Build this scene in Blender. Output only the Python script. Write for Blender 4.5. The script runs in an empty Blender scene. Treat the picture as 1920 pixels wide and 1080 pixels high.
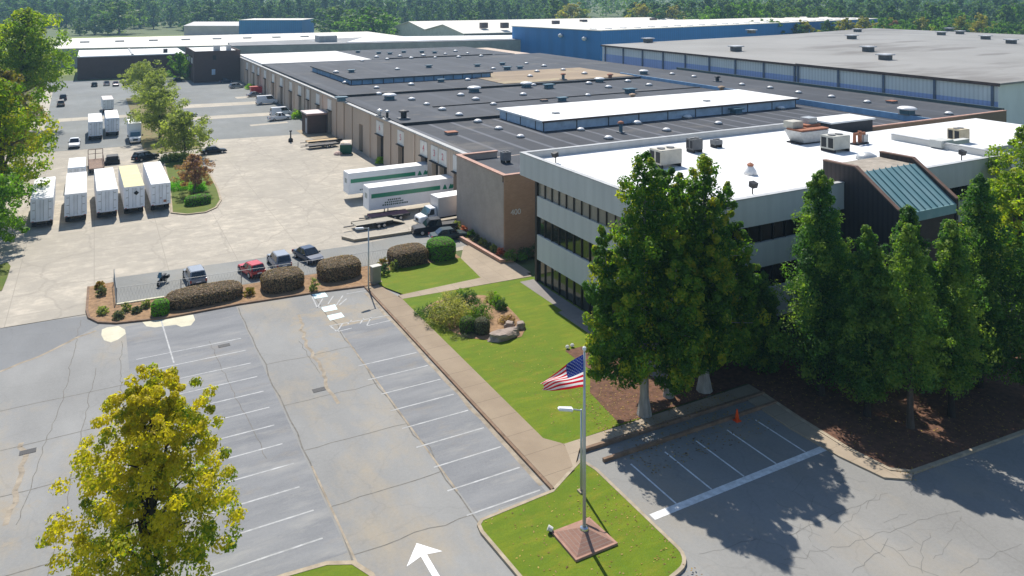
import bpy, bmesh, math, random
import numpy as np
from mathutils import Vector, Matrix
random.seed(7); rng = np.random.default_rng(11)
S = bpy.context.scene; COL = S.collection
R = math.radians
# ------------------------------------------------------------------ camera
CH = 31.5; FP = 1456.0; YAW = R(28.28); CY = -10.4          # height, focal length in px, heading, horizon row (1920 px frame)
fw = (math.sin(YAW), math.cos(YAW)); rt = (math.cos(YAW), -math.sin(YAW))
def G(px, py, z=0.0):
    """world point at height z that was surveyed at this pixel of the 1920x1080 frame"""
    d = FP*(CH-z)/(py-CY); s = (px-960)/FP*d
    return (fw[0]*d+rt[0]*s, fw[1]*d+rt[1]*s, z)
cam = bpy.data.cameras.new('camera'); co = bpy.data.objects.new('camera', cam); COL.objects.link(co)
co.location = (0, 0, CH); co.rotation_euler = (R(90), 0, -YAW)
cam.sensor_width = 36; cam.lens = 36*FP/1920; cam.shift_y = -(540-CY)/1920; cam.clip_start = 1; cam.clip_end = 6000
S.camera = co; S.render.resolution_x = 1024; S.render.resolution_y = 576
# ------------------------------------------------------------------ world, sun
SUN_EL, SUN_AZ = 51.0, 10.5                                    # azimuth from +Y towards +X
w = bpy.data.worlds.new('World'); S.world = w; w.use_nodes = True
nt = w.node_tree; bg = nt.nodes['Background']
sky = nt.nodes.new('ShaderNodeTexSky'); sky.sky_type = 'NISHITA'; sky.sun_disc = False
sky.sun_elevation = R(SUN_EL); sky.sun_rotation = R(SUN_AZ); sky.air_density = 1.0; sky.dust_density = .4; sky.ozone_density = 2.5
nt.links.new(sky.outputs[0], bg.inputs[0]); bg.inputs[1].default_value = 0.105
sl = bpy.data.lights.new('sun', 'SUN'); sl.energy = 4.6; sl.angle = R(0.53); sl.color = (1.0, 0.95, 0.87)
so = bpy.data.objects.new('sun', sl); COL.objects.link(so)
sd = Vector((math.sin(R(SUN_AZ))*math.cos(R(SUN_EL)), math.cos(R(SUN_AZ))*math.cos(R(SUN_EL)), math.sin(R(SUN_EL))))
so.rotation_euler = sd.to_track_quat('Z', 'Y').to_euler(); so.location = (0, 0, 200)
S.view_settings.view_transform = 'Standard'; S.view_settings.look = 'None'; S.view_settings.exposure = 0.5; S.view_settings.gamma = 1
# ------------------------------------------------------------------ materials
def srgb(r, g, b):
    f = lambda c: (c/255/12.92 if c/255 <= .04045 else ((c/255+.055)/1.055)**2.4)
    return (f(r), f(g), f(b), 1)
class NT:
    def __init__(s, name, rough=.8, spec=.3):
        s.m = bpy.data.materials.new(name); s.m.use_nodes = True; s.t = s.m.node_tree; s.b = s.t.nodes['Principled BSDF']
        s.b.inputs['Roughness'].default_value = rough; s.b.inputs['Specular IOR Level'].default_value = spec
        s.tc = None
    def n(s, ty, **kw):
        x = s.t.nodes.new('ShaderNode'+ty)
        for k, v in kw.items(): setattr(x, k, v)
        return x
    def l(s, a, b): s.t.links.new(a, b)
    def co(s, sc=(1, 1, 1), rot=(0, 0, 0)):
        if not s.tc: s.tc = s.n('TexCoord')
        mp = s.n('Mapping'); mp.inputs['Scale'].default_value = sc; mp.inputs['Rotation'].default_value = rot
        s.l(s.tc.outputs['Object'], mp.inputs['Vector']); return mp.outputs[0]
    def noise(s, scale, detail=4, rough=.55, sc=(1, 1, 1), rot=(0, 0, 0), dist=0):
        x = s.n('TexNoise'); x.inputs['Scale'].default_value = scale; x.inputs['Detail'].default_value = detail
        x.inputs['Roughness'].default_value = rough; x.inputs['Distortion'].default_value = dist
        s.l(s.co(sc, rot), x.inputs['Vector']); return x.outputs['Fac']
    def ramp(s, fac, stops):
        x = s.n('ValToRGB'); e = x.color_ramp.elements
        while len(e) < len(stops): e.new(.5)
        for el, (p, c) in zip(e, stops): el.position = p; el.color = c if len(c) == 4 else (*c, 1)
        s.l(fac, x.inputs[0]); return x.outputs[0]
    def mix(s, fac, a, b, mode='MIX'):
        x = s.n('Mix', data_type='RGBA', blend_type=mode)
        for sock, v in ((x.inputs[0], fac), (x.inputs[6], a), (x.inputs[7], b)):
            if isinstance(v, (int, float)): sock.default_value = v
            elif isinstance(v, tuple): sock.default_value = v if len(v) == 4 else (*v, 1)
            else: s.l(v, sock)
        return x.outputs[2]
    def base(s, c): s.l(c, s.b.inputs['Base Color'])
    def bump(s, h, st=.3, d=.05):
        x = s.n('Bump'); x.inputs['Strength'].default_value = st; x.inputs['Distance'].default_value = d
        s.l(h, x.inputs['Height']); s.l(x.outputs[0], s.b.inputs['Normal'])
MATS = {}
def sc3(c, k): return tuple(min(1, v*k) for v in c[:3])+(1,)
def M(name, col, rough=.75, var=.18, scale=1.2, metal=0, spec=.3, col2=None, bump=0, sc=(1, 1, 1), blend=(.3, .7)):
    if name in MATS: return MATS[name]
    k = NT(name, rough, spec); k.b.inputs['Metallic'].default_value = metal
    col = col if len(col) == 4 else (*col, 1)
    c2 = col2 or sc3(col, 1+var)
    f = k.noise(scale, 5, .6, sc)
    k.base(k.ramp(f, [(blend[0], sc3(col, 1-var) if not col2 else col), (blend[1], c2)]))
    if bump: k.bump(k.noise(scale*6, 3), bump)
    MATS[name] = k.m; return k.m
def W(v): return (v, v, v, 1)
def leaf_mat(name, c0, c1, c2, trans=.35):
    if name in MATS: return MATS[name]
    k = NT(name, .6, .25)
    at = k.n('Attribute', attribute_name='tint')
    oi = k.n('ObjectInfo'); add = k.n('Math', operation='MULTIPLY_ADD'); k.l(oi.outputs['Random'], add.inputs[0]); add.inputs[1].default_value = .25
    k.l(at.outputs['Fac'], add.inputs[2])
    sub = k.n('Math', operation='SUBTRACT'); k.l(add.outputs[0], sub.inputs[0]); sub.inputs[1].default_value = .12
    c = k.ramp(sub.outputs[0], [(.05, c0), (.5, c1), (.95, c2)])
    k.base(c)
    tr = k.n('BsdfTranslucent'); k.l(k.mix(1.0, c, (1.7, 1.85, .6, 1), 'MULTIPLY'), tr.inputs['Color'])
    ms = k.n('MixShader'); ms.inputs[0].default_value = min(.55, trans+.12)
    k.l(k.b.outputs[0], ms.inputs[1]); k.l(tr.outputs[0], ms.inputs[2])
    k.l(ms.outputs[0], k.t.nodes['Material Output'].inputs['Surface'])
    MATS[name] = k.m; return k.m
def asphalt(name, c, crack=.5, tan=.25, oil=.4, wash=()):
    k = NT(name, .9, .2)
    big = k.noise(.06, 4, .6); mid = k.noise(.35, 5, .65, (1, .35, 1)); fine = k.noise(5, 3, .7)
    cc = k.mix(k.ramp(big, [(.35, W(0)), (.65, W(1))]), sc3(c, .84), sc3(c, 1.12))
    cc = k.mix(k.ramp(mid, [(.35, W(0)), (.75, W(.55))]), cc, sc3(c, .72))
    cc = k.mix(k.ramp(k.noise(.13, 6, .7, (1, .5, 1), (0, 0, .2)), [(.5, W(0)), (.66, W(tan))]), cc, (c[0]*1.35, c[1]*1.12, c[2]*.8, 1))
    for wx, wy, wr, ws in wash:                       # sand washed over the paving from the beds
        mp = k.n('Mapping'); mp.inputs['Location'].default_value = (-wx/wr, -wy/(wr*ws), 0); mp.inputs['Scale'].default_value = (1/wr, 1/(wr*ws), 0); k.l(k.tc.outputs['Object'], mp.inputs['Vector'])
        ln = k.n('VectorMath', operation='LENGTH'); k.l(mp.outputs[0], ln.inputs[0]); ad = k.n('Math', operation='MULTIPLY_ADD'); k.l(k.noise(.45, 6, .7), ad.inputs[0]); ad.inputs[1].default_value = 1.5; k.l(ln.outputs['Value'], ad.inputs[2])
        cc = k.mix(k.ramp(ad.outputs[0], [(.75, W(.75)), (1.0, W(0))]), cc, (c[0]*1.25, c[1]*1.02, c[2]*.72, 1))
    cc = k.mix(k.ramp(fine, [(.3, W(.0)), (.7, W(.22))]), cc, sc3(c, 1.4))
    vo = k.n('TexVoronoi', feature='DISTANCE_TO_EDGE'); vo.inputs['Scale'].default_value = .16
    nz = k.n('TexNoise'); nz.inputs['Scale'].default_value = .6; nz.inputs['Detail'].default_value = 5
    v = k.co(); k.l(v, nz.inputs['Vector'])
    mx = k.n('Mix', data_type='RGBA', blend_type='LINEAR_LIGHT'); mx.inputs[0].default_value = .9
    k.l(v, mx.inputs[6]); k.l(nz.outputs['Color'], mx.inputs[7]); k.l(mx.outputs[2], vo.inputs['Vector'])
    cr = k.ramp(vo.outputs['Distance'], [(.004, W(crack)), (.011, W(0))])
    cc = k.mix(cr, cc, sc3(c, .45))
    k.base(cc); k.bump(fine, .15, .02); MATS[name] = k.m; return k.m
def concrete(name, c, joint=6.0, blot=.5, dark=None, jw=.012, stain=.35):
    k = NT(name, .9, .2)
    big = k.noise(.05, 5, .62); mid = k.noise(.22, 6, .65); fine = k.noise(3, 4, .7)
    d = dark or sc3(c, .62)
    cc = k.mix(k.ramp(big, [(.38, W(blot)), (.6, W(0))]), c, d)
    cc = k.mix(k.ramp(mid, [(.42, W(stain)), (.58, W(0))]), cc, sc3(d, .9))
    cc = k.mix(k.ramp(k.noise(.4, 5, .7, (1, .3, 1)), [(.55, W(0)), (.72, W(.3))]), cc, sc3(c, 1.22))
    cc = k.mix(k.ramp(fine, [(.3, W(0)), (.7, W(.18))]), cc, sc3(c, .8))
    br = k.n('TexBrick'); br.offset = 0; br.inputs['Scale'].default_value = 1; br.inputs['Brick Width'].default_value = joint; br.inputs['Row Height'].default_value = joint*.8
    br.inputs['Mortar Size'].default_value = jw*joint/2; br.inputs['Mortar Smooth'].default_value = .2
    k.l(k.co(), br.inputs['Vector']); j = k.ramp(br.outputs['Fac'], [(.3, W(0)), (.9, W(.55))])
    cc = k.mix(j, cc, sc3(d, .6))
    if joint > 7:
        vo = k.n('TexVoronoi', feature='DISTANCE_TO_EDGE'); vo.inputs['Scale'].default_value = .11; nz = k.n('TexNoise'); nz.inputs['Scale'].default_value = .5; nz.inputs['Detail'].default_value = 6; v = k.co((1, .8, 1)); k.l(v, nz.inputs['Vector'])
        mx = k.n('Mix', data_type='RGBA', blend_type='LINEAR_LIGHT'); mx.inputs[0].default_value = 1; k.l(v, mx.inputs[6]); k.l(nz.outputs['Color'], mx.inputs[7]); k.l(mx.outputs[2], vo.inputs['Vector'])
        cc = k.mix(k.ramp(vo.outputs['Distance'], [(.006, W(.35)), (.02, W(0))]), cc, sc3(d, .6))
        cc = k.mix(k.ramp(k.noise(.55, 7, .75, (1, 1.4, 1)), [(.47, W(.55)), (.6, W(0))]), cc, sc3(d, .92))
    k.base(cc); k.bump(fine, .12, .02); MATS[name] = k.m; return k.m
def grass(name, a, b, y):
    k = NT(name, .85, .15)
    cc = k.mix(k.ramp(k.noise(.25, 5, .65), [(.35, W(0)), (.65, W(1))]), a, b)
    cc = k.mix(k.ramp(k.noise(.5, 4, .7, (1, 2, 1)), [(.52, W(0)), (.7, W(.6))]), cc, y)
    cc = k.mix(k.ramp(k.noise(.9, 5, .7, (.35, 1.6, 1), (0, 0, .5)), [(.42, W(.4)), (.62, W(0))]), cc, sc3(a, .72))
    cc = k.mix(k.ramp(k.noise(.22, 6, .75), [(.60, W(0)), (.72, W(.6))]), cc, (y[0]*.8, y[1]*.62, y[2], 1))
    cc = k.mix(k.ramp(k.noise(12, 3, .7), [(.3, W(.4)), (.7, W(0))]), cc, sc3(a, .45))
    k.base(cc); k.bump(k.noise(18, 3, .7), .6, .06); MATS[name] = k.m; return k.m
def stripes(name, c, period=1.0, axis=0, depth=.25, rough=.6, c2=None, metal=0):
    """ribbed sheet: fine vertical ribs along one axis"""
    k = NT(name, rough, .3); k.b.inputs['Metallic'].default_value = metal
    wv = k.n('TexWave', wave_type='BANDS', bands_direction='XYZ'[axis]); wv.inputs['Scale'].default_value = .314/period
    wv.inputs['Distortion'].default_value = 0; k.l(k.co(), wv.inputs['Vector'])
    cc = k.mix(k.ramp(wv.outputs['Fac'], [(.15, W(0)), (.5, W(1))]), sc3(c, 1-depth), c2 or c)
    cc = k.mix(k.ramp(k.noise(.4, 5, .65, (1, 1, .3)), [(.35, W(.3)), (.65, W(0))]), cc, sc3(c, .7))
    k.base(cc); k.bump(wv.outputs['Fac'], .3, .05); MATS[name] = k.m; return k.m
def dark_roof(name, c, seam=4.5, axis=0, amt=.35, blot=.4):
    k = NT(name, .85, .2)
    wv = k.n('TexWave', wave_type='BANDS', bands_direction='XYZ'[axis]); wv.inputs['Scale'].default_value = .314/seam; wv.inputs['Distortion'].default_value = .25
    k.l(k.co(), wv.inputs['Vector'])
    cc = k.mix(k.ramp(k.noise(.05, 5, .65), [(.35, W(0)), (.65, W(blot))]), c, sc3(c, 1.7))
    cc = k.mix(k.ramp(wv.outputs['Fac'], [(.9, W(0)), (.98, W(amt))]), cc, sc3(c, 3))
    cc = k.mix(k.ramp(k.noise(.35, 6, .7, (.25, 1, 1)), [(.5, W(0)), (.7, W(.4))]), cc, sc3(c, 1.6))
    cc = k.mix(k.ramp(k.noise(.14, 4, .7), [(.56, W(0)), (.7, W(.35))]), cc, sc3(c, .6))
    cc = k.mix(k.ramp(k.noise(.09, 6, .72, (.6, 1, 1), (0, 0, .3)), [(.57, W(0)), (.68, W(.45))]), cc, (min(.5, c[0]*3.4), min(.5, c[1]*2.9), min(.5, c[2]*2.2), 1))
    k.base(cc); MATS[name] = k.m; return k.m
def white_roof(name, c, st=.3):
    k = NT(name, .7, .2)
    cc = k.mix(k.ramp(k.noise(.12, 6, .7), [(.5, W(0)), (.72, W(st))]), c, (c[0]*.7, c[1]*.66, c[2]*.56, 1))
    cc = k.mix(k.ramp(k.noise(.5, 5, .7), [(.6, W(0)), (.8, W(st))]), cc, sc3(c, .55))
    k.base(cc); MATS[name] = k.m; return k.m
def glass(name, c=(.02, .025, .03, 1), metal=.0, rough=.04):
    if name in MATS: return MATS[name]
    k = NT(name, rough, .9); k.b.inputs['Metallic'].default_value = metal; k.base(k.mix(.5, c, c)); MATS[name] = k.m; return k.m
A_FRONT = asphalt('worn_grey_asphalt', (.25, .247, .235, 1), .11, .6, wash=((20.5, 74, 13, 1.4), (24.5, 66, 8, 1.5), (17.5, 66, 6, 2), (-6, 55, 7, 2.5), (24.6, 50, 4, 3)))
A_RIGHT = asphalt('pale_worn_asphalt', (.24, .235, .22, 1), .12, .35)
A_DARK = asphalt('newer_asphalt', (.2, .203, .203, 1), .15, .1)
A_YARD = asphalt('yard_asphalt', (.2, .207, .2, 1), .2, .12)
CONC = concrete('yard_concrete', (.515, .455, .365, 1), 7.5, .65, (.33, .30, .25, 1), stain=.5)
CONC_L = concrete('light_concrete', (.47, .42, .34, 1), 5, .3)
WALK = concrete('tan_sidewalk_concrete', (.30, .235, .165, 1), 3.2, .3, (.22, .165, .115, 1), .02)
PATH = concrete('footpath_concrete', (.37, .30, .22, 1), 2.0, .3, None, .02)
PATIO = concrete('grey_patio_concrete', (.27, .245, .225, 1), 1.2, .3, None, .02)
KERB = M('kerb_concrete', (.34, .28, .2), .9, .25, 1.5)
KERBD = M('weathered_kerb', (.2, .13, .085), .9, .3, 1.5)
LAWN = grass('lawn_grass', (.115, .19, .010, 1), (.18, .222, .012, 1), (.26, .22, .022, 1))
ROUGHG = grass('rough_grass', (.09, .14, .02, 1), (.16, .18, .03, 1), (.2, .18, .05, 1))
FIELD = grass('meadow_grass', (.2, .26, .04, 1), (.27, .3, .06, 1), (.25, .25, .08, 1))
MULCH = M('pine_straw_mulch', (.125, .063, .038), .95, .4, 2.5, bump=.5)
MULCH2 = M('tan_mulch', (.26, .16, .085), .95, .35, 2.5, bump=.5)
PAINT = M('white_road_paint', (.5, .5, .48), .8, .25, 2.5, col2=(.78, .78, .76, 1))
PAINT_W = M('faded_road_paint', (.27, .27, .26), .85, .3, 1.6, col2=(.5, .5, .49, 1))
PAINT_ARROW = M('fresh_white_paint', (.8, .8, .79), .8, .08, 2.5)
PAINT_H = M('pale_cyan_paint', (.6, .76, .76), .8, .15, 2.5)
SEAM = M('dark_joint_filler', (.15, .14, .12), .9, .3, 2)
SEAMT = M('tan_joint_dirt', (.29, .245, .185), .95, .3, 1.2)
PATCH = M('pale_concrete_patch', (.55, .51, .38), .9, .12, .8)
# ------------------------------------------------------------------ mesh helpers
class MB:
    def __init__(s): s.v = []; s.f = []; s.m = []
    def face(s, pts, mi=0):
        i = len(s.v); s.v += [tuple(p) for p in pts]; s.f.append(tuple(range(i, i+len(pts)))); s.m.append(mi); return s
    def hexa(s, p, mi=0):
        """p: 4 bottom points (ccw), 4 top points"""
        i = len(s.v); s.v += [tuple(q) for q in p]
        for f in ((3, 2, 1, 0), (4, 5, 6, 7), (0, 1, 5, 4), (1, 2, 6, 5), (2, 3, 7, 6), (3, 0, 4, 7)):
            s.f.append(tuple(i+k for k in f)); s.m.append(mi)
        return s
    def box(s, x0, x1, y0, y1, z0, z1, mi=0):
        return s.hexa([(x0, y0, z0), (x1, y0, z0), (x1, y1, z0), (x0, y1, z0), (x0, y0, z1), (x1, y0, z1), (x1, y1, z1), (x0, y1, z1)], mi)
    def prism(s, poly, z0, z1, mi=0, top=None):
        n = len(poly); i = len(s.v)
        s.v += [(p[0], p[1], z0) for p in poly]+[(p[0], p[1], z1) for p in (top or poly)]
        a = sum(poly[k][0]*poly[(k+1) % n][1]-poly[(k+1) % n][0]*poly[k][1] for k in range(n))
        o = list(range(n)) if a > 0 else list(range(n))[::-1]
        s.f.append(tuple(i+k for k in o[::-1])); s.m.append(mi); s.f.append(tuple(i+n+k for k in o)); s.m.append(mi)
        for k in range(n):
            a_, b_ = o[k], o[(k+1) % n]; s.f.append((i+a_, i+b_, i+n+b_, i+n+a_)); s.m.append(mi)
        return s
    def sheet(s, poly, z, mi=0):
        n = len(poly); a = sum(poly[k][0]*poly[(k+1) % n][1]-poly[(k+1) % n][0]*poly[k][1] for k in range(n))
        return s.face([(p[0], p[1], z) for p in (poly if a > 0 else poly[::-1])], mi)
    def tube(s, pts, r, n=8, mi=0, cap=True):
        pts = [Vector(p) for p in pts]; rs = r if isinstance(r, (list, tuple)) else [r]*len(pts); i = len(s.v); N = len(pts)
        up = None
        for k, p in enumerate(pts):
            t = (pts[min(k+1, N-1)]-pts[max(k-1, 0)]).normalized()
            a = up if up is not None else (Vector((1, 0, 0)) if abs(t.x) < .8 else Vector((0, 1, 0)))
            u = (a-t*a.dot(t)).normalized(); v = t.cross(u); up = u
            for j in range(n):
                an = 2*math.pi*j/n; s.v.append(tuple(p+(u*math.cos(an)+v*math.sin(an))*rs[k]))
        for k in range(N-1):
            for j in range(n):
                a, b = i+k*n+j, i+k*n+(j+1) % n; s.f.append((a, b, b+n, a+n)); s.m.append(mi)
        if cap:
            s.f.append(tuple(i+j for j in range(n))[::-1]); s.m.append(mi); s.f.append(tuple(i+(N-1)*n+j for j in range(n))); s.m.append(mi)
        return s
    def lathe(s, prof, cx=0, cy=0, n=14, mi=0):
        i = len(s.v)
        for r, z in prof:
            for j in range(n): an = 2*math.pi*j/n; s.v.append((cx+r*math.cos(an), cy+r*math.sin(an), z))
        for k in range(len(prof)-1):
            for j in range(n): a, b = i+k*n+j, i+k*n+(j+1) % n; s.f.append((a, b, b+n, a+n)); s.m.append(mi)
        s.f.append(tuple(i+j for j in range(n))[::-1]); s.m.append(mi); s.f.append(tuple(i+(len(prof)-1)*n+j for j in range(n))); s.m.append(mi)
        return s
    def ribbon(s, pts, w, z, mi=0):
        n = len(pts)
        for k in range(n-1):
            a, b = Vector(pts[k][:2]), Vector(pts[k+1][:2]); d = (b-a)
            if d.length < 1e-6: continue
            d.normalize(); p = Vector((-d.y, d.x))*w/2
            s.sheet([tuple(a-p), tuple(b-p), tuple(b+p), tuple(a+p)], z, mi)
        return s
    def wall(s, pts, w, z0, z1, closed=False, mi=0):
        """a mitred kerb or low wall along a polyline"""
        P = [Vector(p[:2]) for p in pts]; n = len(P); L = []; Rr = []
        for k in range(n):
            a = P[(k-1) % n] if (closed or k) else None; c = P[(k+1) % n] if (closed or k < n-1) else None
            d1 = (P[k]-a).normalized() if a is not None else None; d2 = (c-P[k]).normalized() if c is not None else None
            d = ((d1 or d2)+(d2 or d1)).normalized(); nn = Vector((-d.y, d.x)); e = (d2 or d1); c_ = max(.5, nn.dot(Vector((-e.y, e.x))))
            L.append(P[k]+nn*w/2/c_); Rr.append(P[k]-nn*w/2/c_)
        for k in range(n if closed else n-1):
            q = (k+1) % n
            s.hexa([(*Rr[k], z0), (*Rr[q], z0), (*L[q], z0), (*L[k], z0), (*Rr[k], z1), (*Rr[q], z1), (*L[q], z1), (*L[k], z1)], mi)
        return s
    def build(s, name, mats, parent=None, bevel=0, smooth=False):
        me = bpy.data.meshes.new(name); me.from_pydata(s.v, [], s.f)
        mats = mats if isinstance(mats, (list, tuple)) else [mats]
        for m in mats: me.materials.append(m)
        if len(mats) > 1: me.polygons.foreach_set('material_index', s.m)
        if bevel:
            bm = bmesh.new(); bm.from_mesh(me); bmesh.ops.remove_doubles(bm, verts=bm.verts, dist=1e-4)
            bmesh.ops.bevel(bm, geom=[e for e in bm.edges if e.is_manifold and e.calc_face_angle(0) > .35], offset=bevel, segments=2, affect='EDGES', clamp_overlap=True)
            bm.to_mesh(me); bm.free()
        if smooth: me.polygons.foreach_set('use_smooth', [True]*len(me.polygons))
        me.update(); o = bpy.data.objects.new(name, me); COL.objects.link(o)
        if parent: o.parent = parent
        return o
def tag(o, label=None, cat=None, group=None, kind=None):
    if label: o['label'] = label
    if cat: o['category'] = cat
    if group: o['group'] = group
    if kind: o['kind'] = kind
    return o
def thing(name, label, cat, loc=(0, 0, 0), rz=0, group=None):
    o = bpy.data.objects.new(name, None); COL.objects.link(o); o.location = loc; o.rotation_euler = (0, 0, rz); o.empty_display_size = .3
    return tag(o, label, cat, group)
def struct(name, mb, m): return tag(mb.build(name, m), kind='structure')
def dup(o, loc=None, rz=None, label=None, scale=None, parent=None, group=None):
    c = o.copy(); COL.objects.link(c)
    if parent: c.parent = parent
    if loc is not None: c.location = loc
    if rz is not None: c.rotation_euler = (0, 0, rz)
    if scale is not None: c.scale = scale if isinstance(scale, (tuple, list)) else (scale,)*3
    if label: c['label'] = label
    if group: c['group'] = group
    for ch in list(o.children): dup(ch, parent=c)
    return c
def quads(name, P, tint, m, parent=None):
    """P (n,4,3) leaf quads with one tint value each"""
    n = len(P); me = bpy.data.meshes.new(name)
    me.vertices.add(n*4); me.vertices.foreach_set('co', P.reshape(-1).astype(np.float32))
    me.loops.add(n*4); me.loops.foreach_set('vertex_index', np.arange(n*4, dtype=np.int32))
    me.polygons.add(n); me.polygons.foreach_set('loop_start', np.arange(0, n*4, 4, dtype=np.int32))
    me.update(calc_edges=True)
    a = me.attributes.new('tint', 'FLOAT', 'FACE'); a.data.foreach_set('value', tint.astype(np.float32))
    me.materials.append(m); me.validate()
    o = bpy.data.objects.new(name, me); COL.objects.link(o)
    if parent: o.parent = parent
    return o
def leaves(C, rad, per, size, tint, tj=.15, flat=.75, nb=None):
    """per leaf quads in each clump: C (n,3) centres, rad (n,) clump radius"""
    n = len(C); k = n*per
    d = rng.normal(size=(k, 3)); d /= np.linalg.norm(d, axis=1)[:, None]
    rr = np.repeat(rad, per)*rng.uniform(.25, 1, k)**.6
    p = np.repeat(C, per, 0)+d*rr[:, None]*np.array([1, 1, flat])
    nrm = (d if nb is None else np.repeat(nb, per, 0))+rng.normal(size=(k, 3))*.42+np.array([0, 0, .3]); nrm /= np.linalg.norm(nrm, axis=1)[:, None]
    a = np.cross(nrm, rng.normal(size=(k, 3))); a /= np.linalg.norm(a, axis=1)[:, None]; b = np.cross(nrm, a)
    s = size*rng.uniform(.6, 1.3, k)[:, None]
    P = np.stack([p-a*s*.5, p+b*s*.32, p+a*s*.62, p-b*s*.32], 1)
    t = np.clip(np.repeat(tint, per)+rng.normal(size=k)*tj, 0, 1)
    return P, t
def limbs(mb, pts_list, mi=0):
    for pts, r in pts_list: mb.tube(pts, r, 6, mi)
BARK = M('grey_brown_bark', (.09, .07, .055), .95, .35, 3, bump=.6, sc=(1, 1, .25))
BARK_P = M('pale_bark', (.3, .28, .25), .95, .3, 3, bump=.6, sc=(1, 1, .25))
BARK_D = M('dark_bark', (.035, .028, .022), .95, .35, 3, bump=.5, sc=(1, 1, .25))
def sphere_pts(n, jitter=.0):
    i = np.arange(n)+.5; ph = np.arccos(1-2*i/n); th = np.pi*(1+5**.5)*i
    p = np.stack([np.cos(th)*np.sin(ph), np.sin(th)*np.sin(ph), np.cos(ph)], 1)
    return p+rng.normal(size=p.shape)*jitter
def broad_tree(name, label, loc, h, r, mat, bark=BARK, clumps=140, per=60, leaf=.35, base=.25, group=None, lobes=7, cr=None, open_=.0, rz=0, tint=None, cat='tree', trunk_r=None, shape=1.0):
    """broadleaf tree: several sub-crowns of leaf clumps carried on real limbs"""
    t = thing(name, label, cat, loc, rz, group)
    zc = h*(base+(1-base)*.45); tr = trunk_r or h*.022
    L = []; mb = MB()
    lean = rng.normal(size=2)*h*.015
    mb.tube([(0, 0, -.2), (lean[0]*.3, lean[1]*.3, h*base*.6), (lean[0], lean[1], h*base*1.1), (lean[0], lean[1], h*.7)], [tr*1.5, tr, tr*.85, tr*.25], 8)
    for k in range(lobes):
        f = (k+.5)/lobes; zz = h*(base+.10+(1-base)*.78*f); an = k*2.4+rng.uniform(-.4, .4)
        env = math.sin(math.pi*min(.97, (.2+.8*f)**shape))**.7
        rad = r*env*(.52 if k < lobes-1 else .05)*rng.uniform(.8, 1.15)
        c = np.array([math.cos(an)*rad, math.sin(an)*rad, zz]); L.append((c, max(r*.27, r*rng.uniform(.44, .62)*(.42+.85*env)*.95)))
        z0 = h*base*.95+(zz-h*base)*.35
        mb.tube([(lean[0], lean[1], z0), tuple(c*np.array([.5, .5, 1])-np.array([0, 0, h*.04])), tuple(c)], [tr*.5, tr*.3, tr*.1], 6)
    mb.build('trunk', bark, t)
    nc = max(6, clumps//lobes); Cs = []; Rs = []; Ts = []
    for c, lr in L:
        d = sphere_pts(nc, .18); q = rng.uniform(.55, 1.05, nc)[:, None]
        Cs.append(c+d*q*lr*np.array([1, 1, .85])); Rs.append(np.maximum(lr*(cr or .34), r*.075)*rng.uniform(.7, 1.3, nc)); Ts.append(rng.uniform(.15, .85, nc)*.7+rng.uniform(0, .3))
    C = np.concatenate(Cs); RR = np.concatenate(Rs); T = np.concatenate(Ts)
    if tint is not None: T = np.clip(T+tint(C), 0, 1)
    keep = (C[:, 2] > h*base*.9) & (rng.uniform(size=len(C)) > open_)
    P, tt = leaves(C[keep], RR[keep], per, leaf, T[keep]); quads('crown', P, tt, mat, t)
    return t
def spire_tree(name, label, loc, h, r, mat, bark=BARK, tips=90, per=160, leaf=.22, base=.2, group=None, rz=0, leaders=1, power=.8, cr=.5, trunk_r=None, top=.06, cat='tree', tint=None, gap=0., flare=False):
    """conifer or bald-cypress like crown: plumes whorled round one or several leaders"""
    t = thing(name, label, cat, loc, rz, group); mb = MB(); tr = trunk_r or h*.016
    prof = [tr*2.1, tr*1.15, tr*.8, tr*.12] if flare else [tr*1.4, tr, tr*.7, tr*.1]
    mb.tube([(0, 0, -.2), (0, 0, h*.07), (0, 0, h*.5), (0, 0, h*.97)], prof, 9)
    Cs, Rs, Ts = [], [], []
    for L in range(leaders):
        if L == 0: lx = ly = 0; hh = h; rr = r
        else:
            an = L*2.3+rng.uniform(-.3, .3); dist = r*rng.uniform(.45, .68); lx, ly = math.cos(an)*dist, math.sin(an)*dist; hh = h*rng.uniform(.66, .93); rr = r*.5
            mb.tube([(0, 0, h*.22), (lx*.7, ly*.7, h*.35), (lx, ly, hh*.9)], [tr*.5, tr*.4, tr*.06], 6)
        nt_ = tips if L == 0 else int(tips*.55)
        for k in range(nt_):
            f = ((k+.5)/nt_); z = hh*(base+(1-base)*f); env = ((1-f)**power*.94+top)*(1 if f > .12 else .62+f*3.1)
            an = k*2.39996+rng.uniform(-.5, .5); rad = rr*env*rng.uniform(.42, 1.22); s = max(.35, rr*cr*(env*.5+.14)*rng.uniform(.7, 1.35))
            if gap and rng.uniform() < gap: continue
            tv = rng.uniform(.1, .9); up_ = s*rng.uniform(.5, .9)
            for q in range(4 if rad > rr*.3 else 2):
                g = 1-q*.24; Cs.append((lx+math.cos(an)*rad*g+rng.normal()*s*.15, ly+math.sin(an)*rad*g+rng.normal()*s*.15, z+up_*(.7-q*.35)+rad*.10)); Rs.append(s*(.62+.2*min(q, 2))); Ts.append(tv-.06*q)
            if k % 3 == 0 and rad > .4: mb.tube([(lx, ly, z-rad*.1), (lx+math.cos(an)*rad*.85, ly+math.sin(an)*rad*.85, z+rad*.05)], [tr*.16, tr*.05], 4)
    mb.build('trunk', bark, t)
    C = np.array(Cs); T = np.array(Ts)
    if tint is not None: T = np.clip(T+tint(C), 0, 1)
    P, tt = leaves(C, np.array(Rs), per, leaf, T, flat=1.15); quads('crown', P, tt, mat, t)
    return t
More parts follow.
